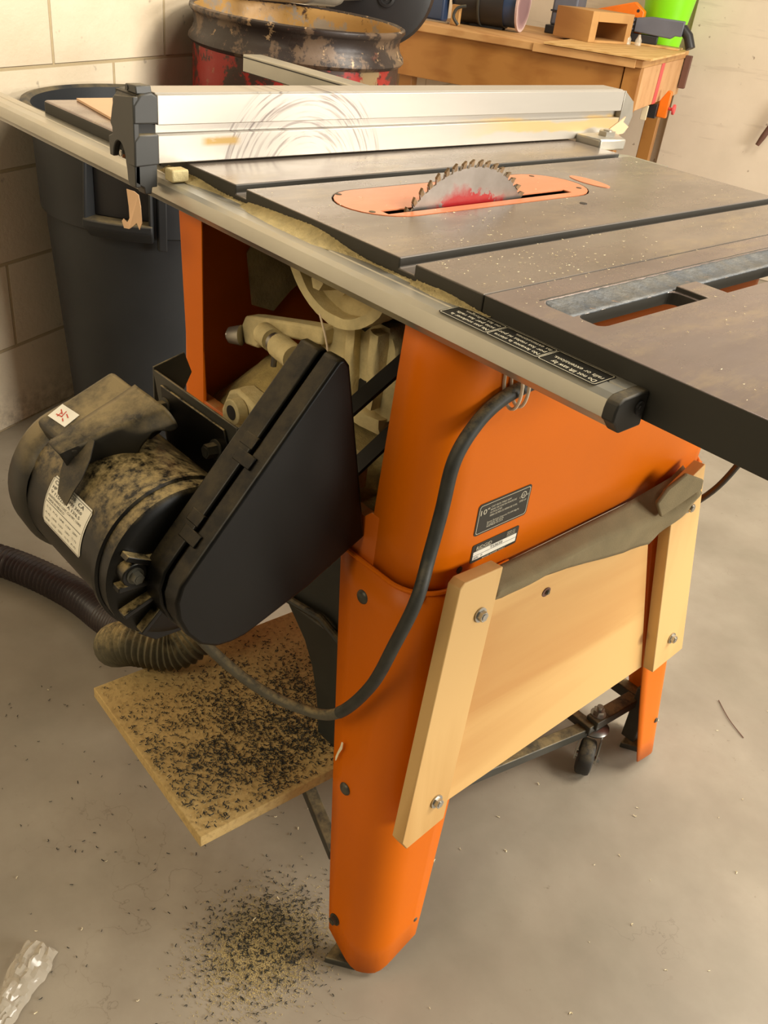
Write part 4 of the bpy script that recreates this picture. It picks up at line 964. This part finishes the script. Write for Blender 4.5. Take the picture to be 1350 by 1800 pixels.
# ------------------------------------------------------------------ rusty steel drum
DC = V((-1.390, 1.056, 0)); dr = thing('steel_drum', DC, 'scraped red and black steel drum standing behind the saw fence', 'drum')
tl = Matrix.Rotation(R(1.37), 4, V((0, 1, 0)))
zt = .948; rr_ = .275
mb = MB(); mb.lathe(DC, (0, 0, 1), [(.002, .002), (rr_-.012, .002), (rr_-.006, .03), (rr_-.006, .34), (rr_+.006, .35), (rr_-.006, .36), (rr_-.006, .60), (rr_+.006, .61), (rr_-.006, .62), (rr_-.006, .868)], 96)
dz = lambda m_: [setattr(v, 'co', V((v.co.x, v.co.y, v.co.z-.026*(v.co.x-DC.x)*(v.co.z/.95)))) for v in m_.bm.verts]
dz(mb); db = mb.build('drum_body', 'drum_red', dr, smooth=40)
mb = MB(); mb.lathe(DC, (0, 0, 1), [(rr_-.006, .862), (rr_+.001, .866), (rr_+.006, .872), (rr_+.004, .882), (rr_-.004, .892), (rr_-.009, .905), (rr_-.009, .918), (rr_-.006, .930), (rr_-.002, .934), (rr_+.003, .940), (rr_+.002, .947), (rr_-.004, .950), (rr_-.009, .946), (rr_-.010, .938)], 128); dz(mb); mb.build('rolled_rim', 'drum_band', dr, smooth=50)
mb = MB(); mb.lathe(DC, (0, 0, 1), [(rr_-.009, .945), (rr_-.013, .93), (rr_-.013, .06), (.002, .05)], 64); dz(mb); mb.build('drum_lining', 'drum_in', dr, smooth=40)

# ------------------------------------------------------------------ machine behind the drum: black wheel housing and silver arm
MC = RL(1.50, .215, 1.018); fwd = (V((.70456, -.54538, 1.135))-MC); fwd.z = 0; fwd.normalize()
mc = thing('stationary_machine', (MC.x, MC.y, 0), 'stationary machine with black round wheel cover and silver arm, behind the rusty drum', 'machine')
mb = MB(); mb.lathe(MC, fwd, [(.001, .035), (.05, .035), (.15, .028), (.170, .02), (.180, .0), (.180, -.06), (.001, -.06)], 72); wc_ = mb.build('wheel_cover', 'machine_black', mc)
mb = MB(); hc = MC+V((0, 0, -.035)); rt = fwd.cross(V((0, 0, 1))).normalized(); hc += rt*(-.028)
mb.lathe(hc+fwd*.03, fwd, [(.028, 0), (.026, .01), (.018, .012), (.014, .006), (.001, .006)], 28); mb.build('hub', 'machine_black', wc_)
mb = MB(); mb.cyl(hc+fwd*.034, hc+fwd*.044, .006, n=16); mb.build('hub_bolt', 'steel', wc_)
mb = MB(); q = MC-fwd*.15; mb.lathe((q.x, q.y, 0), (0, 0, 1), [(.001, 0), (.12, 0), (.12, .02), (.06, .05), (.05, .9), (.08, .95), (.09, 1.18), (.001, 1.2)], 32); mb.build('pedestal', 'machine_black', mc)
mb = MB(); a = RL(1.21, .210, .990); b = RL(.93, .120, 1.003); mb.cyl(a, b, .036, .042, n=28); mb.lathe(a, a-b, [(.036, 0), (.03, .02), (.015, .03), (.001, .032)], 28); mb.cyl(MC-fwd*.1+V((0, 0, -.02)), a.lerp(b, .3), .03, n=20); arm_ = mb.build('silver_arm', 'silver', mc)
mb = MB(); c_ = a.lerp(b, .12)+fwd*.034+V((0, 0, -.008)); mb.cyl(c_, c_+fwd*.008, .0125, n=24); mb.build('arm_bolt', 'steel', arm_)
mb = MB(); c_ = c_+fwd*.008; mb.cyl(c_, c_+fwd*.001, .007, n=6); mb.build('bolt_socket', 'machine_black', arm_)

# ------------------------------------------------------------------ workbench along the far wall
ba = R(21.5); U1 = V((math.cos(ba), math.sin(ba), 0)); U2 = V((-math.sin(ba), math.cos(ba), 0))  # along front, into depth
BO = V((-1.247, 2.445, 0))                                                         # front right top corner (floor point)
def BK(a, b, z): return BO - U1*a + U2*b + V((0, 0, z))                           # a metres left of the corner, b metres deep
bench = thing('workbench', BK(.45, .4, 0), 'heavy wooden workbench standing behind the drum in the far corner', 'workbench')
def bbox(a0, a1, b0, b1, z0, z1, mbx=None):
    m_ = mbx or MB(); m_.prism([BK(a0, b0, z0), BK(a1, b0, z0), BK(a1, b1, z0), BK(a0, b1, z0)], (0, 0, z1-z0)); return m_
bbox(-.004, .955, -.006, .86, .858, .885).build('bench_top', 'bench_top', bench, bevel=.003)
bbox(.062, .955, .01, .035, .700, .858).build('front_apron', 'bench_wood', bench, bevel=.002)
bbox(.0, .058, .006, .05, .712, .858).build('corner_block', 'bench_wood', bench, bevel=.002)
bbox(.0, .022, .05, .86, .716, .858).build('end_board', 'bench_end', bench, bevel=.002)
bbox(.022, .955, .82, .86, .70, .858).build('rear_apron', 'bench_wood', bench, bevel=.002)
for a, b in ((.04, .05), (.89, .05), (.04, .79), (.89, .79)): bbox(a, a+.055, b, b+.055, 0, .86).build('leg', 'bench_wood', bench, bevel=.003)
mb = MB(); mb.prism([BK(-.001, .355, .884), BK(-.001, .415, .884), BK(-.001, .40, .716), BK(-.001, .34, .716)], U1*.0006); mb.build('tape_stripe', 'red_tape', bench, label='red tape stripe')
bbox(.022, .40, -.012, .0055, .856, .884).build('edge_strip', 'bench_top', bench, bevel=.001)
# loose plywood sheets on the bench
o = bbox(-.03, .36, -.02, .62, .8855, .8925).build('plywood_sheet', 'plywood_batten', bevel=.0008); tag(o, 'thin pale plywood sheet lying on the right end of the workbench', 'plywood')
o = bbox(.0, .22, .60, .71, .8930, .8992).build('plywood_offcut', 'plywood_batten', bevel=.0008); tag(o, 'thicker plywood offcut lying at the back edge of the workbench', 'plywood')
# hollow wooden box
def rot_frame(org, ang):
    c_, s_ = math.cos(R(ang)), math.sin(R(ang)); x = V((c_, s_, 0)); y = V((-s_, c_, 0)); return lambda a, b, z: org+x*a+y*b+V((0, 0, z))
bx0 = V((-1.617, 2.61, .893)); f_ = rot_frame(bx0, 86)
hb = thing('wooden_box', bx0, 'open-ended brown hardboard box sitting on the workbench', 'box')
W_, D__, H_ = .245, .185, .104
def fbox(f, a0, a1, b0, b1, z0, z1):
    m_ = MB(); m_.prism([f(a0, b0, z0), f(a1, b0, z0), f(a1, b1, z0), f(a0, b1, z0)], (0, 0, z1-z0)); return m_
fbox(f_, 0, .038, 0, D__, 0, H_).build('side', 'box_wood', hb, bevel=.001); fbox(f_, W_-.032, W_, 0, D__, 0, H_).build('side', 'box_wood', hb, bevel=.001)
fbox(f_, .038, W_-.032, 0, D__, H_-.034, H_).build('lid', 'box_wood', hb, bevel=.001); fbox(f_, .038, W_-.032, 0, D__, 0, .008).build('bottom', 'box_wood', hb); fbox(f_, .038, W_-.032, D__-.012, D__, .008, H_-.034).build('back', 'box_wood', hb)
# bench sander: black finned motor, grey housing, worn disc
sd0 = RL(2.42, .27, .885)
sn = thing('disc_sander', sd0, 'bench disc sander with black finned motor and worn pinkish disc, on the workbench', 'sander')
sx_ = V((math.cos(R(25)), math.sin(R(25)), 0))    # motor axis
mcz = .10
mb = MB(); c0 = RL(2.42, .135, .885+mcz); mb.lathe(c0, sx_, [(.001, -.01), (.06, -.005), (.085, .015), (.094, .04), (.094, .215), (.001, .215)], 56); mo = mb.build('motor', 'machine_black', sn)
mb = MB()
for k in range(9):
    a = R(-100+k*22); d_ = frame(sx_) @ V((math.cos(a), math.sin(a), 0)); p = c0+d_*.093
    mb.prism([p+sx_*.07, p+sx_*.205, p+sx_*.205+d_*.009, p+sx_*.07+d_*.009], frame(sx_) @ V((-math.sin(a), math.cos(a), 0))*.006)
mb.build('cooling_fin', 'machine_black', mo); 
mb = MB(); mb.lathe(c0, sx_, [(.0955, .11), (.100, .112), (.100, .118), (.0955, .12)], 40); mb.build('strap', 'bracket', mo)
mb = MB(); p = c0+sx_*.215; q = frame(sx_, V((0, 0, 1)))
mb.cyl(p, p+sx_*.05, .088, n=40); mb.build('housing', 'blue_case', sn)
mb = MB(); mb.cyl(p+sx_*.052, p+sx_*.060, .099, n=64)
sand = t = NT('worn_sanding_disc'); 
vv = t.n('ShaderNodeVectorMath', operation='DISTANCE'); t.l(t.tc.outputs['Object'], vv.inputs[0]); vv.inputs[1].default_value = p+sx_*.06
t.col(t.ramp(t.math('ADD', t.math('MULTIPLY', vv.outputs['Value'], 7.0), t.math('MULTIPLY', t.noise(30, 4), .12)), [(.5, s2l((136, 106, 108))), (.66, s2l((170, 138, 136))), (.72, s2l((214, 190, 180))), (.8, s2l((160, 126, 124)))])); t.set(rough=.9)
mb.build('sanding_disc', t.m, sn)
mb = MB(); st_ = RL(2.37, .30, .885+.001); mb.prism([c0+V((0, 0, -mcz)), c0+V((0, 0, -mcz))+sx_*.2, c0+V((0, 0, -mcz))+sx_*.2+V((.0, 0, .05)), c0+V((0, 0, -mcz+.05))], V((-sx_.y, sx_.x, 0))*.04); mb.build('foot', 'machine_black', sn, bevel=.002)
fb = rot_frame(p+sx_*.04+V((0, 0, -mcz)), 23)
mb = MB(); ps = p+sx_*.005+V((sx_.y, -sx_.x, 0))*.0895+V((0, 0, .045)); mb.prism([ps, ps+sx_*.03, ps+sx_*.03+V((0, 0, .022)), ps+V((0, 0, .022))], V((sx_.y, -sx_.x, 0))*.001); mb.build('warning_sticker', 'yellow', sn)
# grey belt-sander body behind disc
g0 = RL(2.66, .462, .8855); f_ = rot_frame(g0, 23)
gm = thing('grey_tool_body', g0, 'grey metal machine body between the sanding disc and the hollow wooden box', 'machine')
fbox(f_, -.005, .10, 0, .14, .03, .2).build('housing', 'grey_tool', gm, bevel=.01, seg=3); fbox(f_, -.015, .11, -.02, .15, 0, .031).build('foot', 'machine_black', gm, bevel=.003)
fbox(f_, -.008, .103, -.004, .144, .08, .086).build('seam', 'machine_black', gm)
# blue case, wood clamp block and steel rule at the left end
f_ = rot_frame(RL(2.30, .085, .8855), 21); fbox(f_, -.075, .03, .03, .085, .0, .17).build('blue_case', 'blue_case', bevel=.01, seg=3); tag(bpy.data.objects['blue_case'], 'dark blue plastic case at the left end of the workbench', 'case')
fbox(f_, -.1, .07, -.01, .012, 0, .005).build('steel_rule', 'silver'); tag(bpy.data.objects['steel_rule'], 'flat steel rule lying in front of the blue case', 'rule')
wc0 = RL(2.26, .175, .8855); f_ = rot_frame(wc0, 20)
cb = thing('clamp_block', wc0, 'small wooden block with a bent black cable, left of the sander motor', 'wooden block')
fbox(f_, 0, .035, 0, .02, 0, .07).build('block', 'box_wood', cb, bevel=.002)
mb = MB(); mb.tube(spline([f_(.04, -.012, .004), f_(.02, -.018, .03), f_(.03, -.014, .06), f_(.06, .0, .07)], 6), .006, 10); mb.build('cable', 'rubber', cb)
# orange plastic guard behind the box, clear cups, grey cordless tool, green bucket, black boot
f_ = rot_frame(RL(2.77, .62, .886), 23)
mb = MB(); mb.prism([f_(-.015, .0, .104), f_(.145, .0, .150), f_(.190, .0, .120), f_(.190, .0, .0), f_(-.015, .0, 0)], f_(0, .05, 0)-f_(0, 0, 0)); og = tag(mb.build('orange_guard', 'orange_plastic', bevel=.004), 'bright orange plastic tool cover standing behind the hollow wooden box', 'tool cover')
mb = MB(); mb.cyl(f_(.165, -.001, .120), f_(.165, .002, .120), .006, n=16); mb.build('hole', 'machine_black', og)
f_ = rot_frame(RL(2.69, .80, .8995), 28)
tl_ = thing('power_tool', RL(2.69, .80, .8995), 'grey metal power tool with black handle, in front of the green bucket', 'power tool')
mb = MB(); mb.prism([f_(0, 0, .035), f_(.15, 0, .028), f_(.165, 0, .04), f_(.19, 0, .04), f_(.19, 0, .095), f_(.06, 0, .095), f_(0, 0, .085)], f_(0, .05, 0)-f_(0, 0, 0)); tb = mb.build('tool_body', 'grey_tool', tl_, bevel=.004)
fbox(f_, -.055, .0, .005, .045, .03, .085).build('vented_end', 'machine_black', tl_, bevel=.003)
for z in (.042, .058, .073): fbox(f_, -.05, -.004, .0, .006, z, z+.006).build('vent_rib', 'grey_tool', tl_)
fbox(f_, -.05, .10, .005, .045, 0, .03).build('tool_base', 'machine_black', tl_, bevel=.003)
mb = MB(); mb.tube([f_(.185, .03, .07), f_(.215, .02, .045), f_(.235, .01, .005)], .019, 14); mb.build('handle', 'machine_black', tl_)
mb = MB(); mb.tube(spline([f_(-.056, .0, .06), f_(-.075, -.002, .066), f_(-.073, -.002, .086), f_(-.055, 0, .084)], 5), .003, 8); mb.build('wire_loop', 'silver', tl_)
for i, (s_, t_, r_, h_) in enumerate(((2.60, .800, .017, .040), (2.62, .842, .013, .038))):
    mb = MB(); mb.lathe(RL(s_, t_, .8932), (0, 0, 1), [(r_, 0), (r_*.95, h_*.5), (r_*.5, h_*.8), (r_*.35, h_), (.0005, h_)], 24)
    tag(mb.build('clear_nozzle', 'clear'), ('squat clear plastic cap beside the wooden box on the bench', 'smaller pointed clear plastic cap right of the squat one on the bench')[i], 'plastic cap')
gb = RL(2.925, .875, .886)
mb = MB(); mb.lathe(gb, (0, 0, 1), [(.001, .0), (.078, .0), (.082, .004), (.112, .26), (.118, .262), (.118, .27), (.109, .27), (.078, .008), (.001, .006)], 56); tag(mb.build('green_bucket', 'green'), 'lime green plastic bucket on the workbench by the back wall', 'bucket')
# brown strip of board against the end of the bench, orange clamp hanging under
mb = MB(); mb.prism([RL(3.0, .978, .72), RL(3.0, .978, .872), RL(3.03, 1.01, .872), RL(3.03, 1.01, .72)], RL(.03, 0)-RL(0, 0)); 
mb.bm.free(); mb = MB(); mb.prism([BK(-.004, .80, .745), BK(-.03, .80, .745), BK(-.03, .80, .870), BK(-.004, .80, .870)], U2*.03); o = mb.build('brown_cleat', 'brown_board', bench, bevel=.002)
oc = thing('orange_clamp', BK(.0, .47, .69), 'orange bar clamp with red knob hanging under the bench end', 'clamp')
mb = MB(); mb.prism([BK(.03, .41, .70), BK(-.012, .41, .713), BK(-.012, .41, .66), BK(.03, .41, .66)], U2*.05); mb.build('clamp_pad', 'machine_black', oc, bevel=.002)
mb = MB(); mb.prism([BK(-.012, .43, .665), BK(-.05, .43, .665), BK(-.05, .43, .76), BK(-.035, .43, .765), BK(-.012, .43, .725)], U2*.03); mb.build('clamp_jaw', 'orange_plastic', oc, bevel=.003)
mb = MB(); c_ = BK(-.05, .445, .70); mb.cyl(c_, c_-U1*-.016, .006, n=12); mb.cyl(c_+U1*.016, c_+U1*.026, .019, n=20); mb.build('knob', 'red_tape', oc, bevel=.002)
mb = MB(); mb.prism([BK(.018, .275, .665), BK(-.004, .275, .665), BK(-.004, .275, .716), BK(.018, .275, .716)], U2*.012); mb.build('cream_strip', 'cream_strip', bench, bevel=.001)
# brown handle hung on the back wall at the right
d_ = RL(3.045, 1.395, .60); mb = MB(); mb.tube([RL(3.03, 1.375, .565), RL(3.03, 1.388, .60), RL(3.03, 1.41, .66), RL(3.03, 1.44, .75)], .012, 12, rfun=lambda i: (.009, .0125, .0125, .012)[i]); tag(mb.build('wooden_stick', 'brown_board'), 'brown wooden stick leaning on the far wall at the right edge', 'stick')
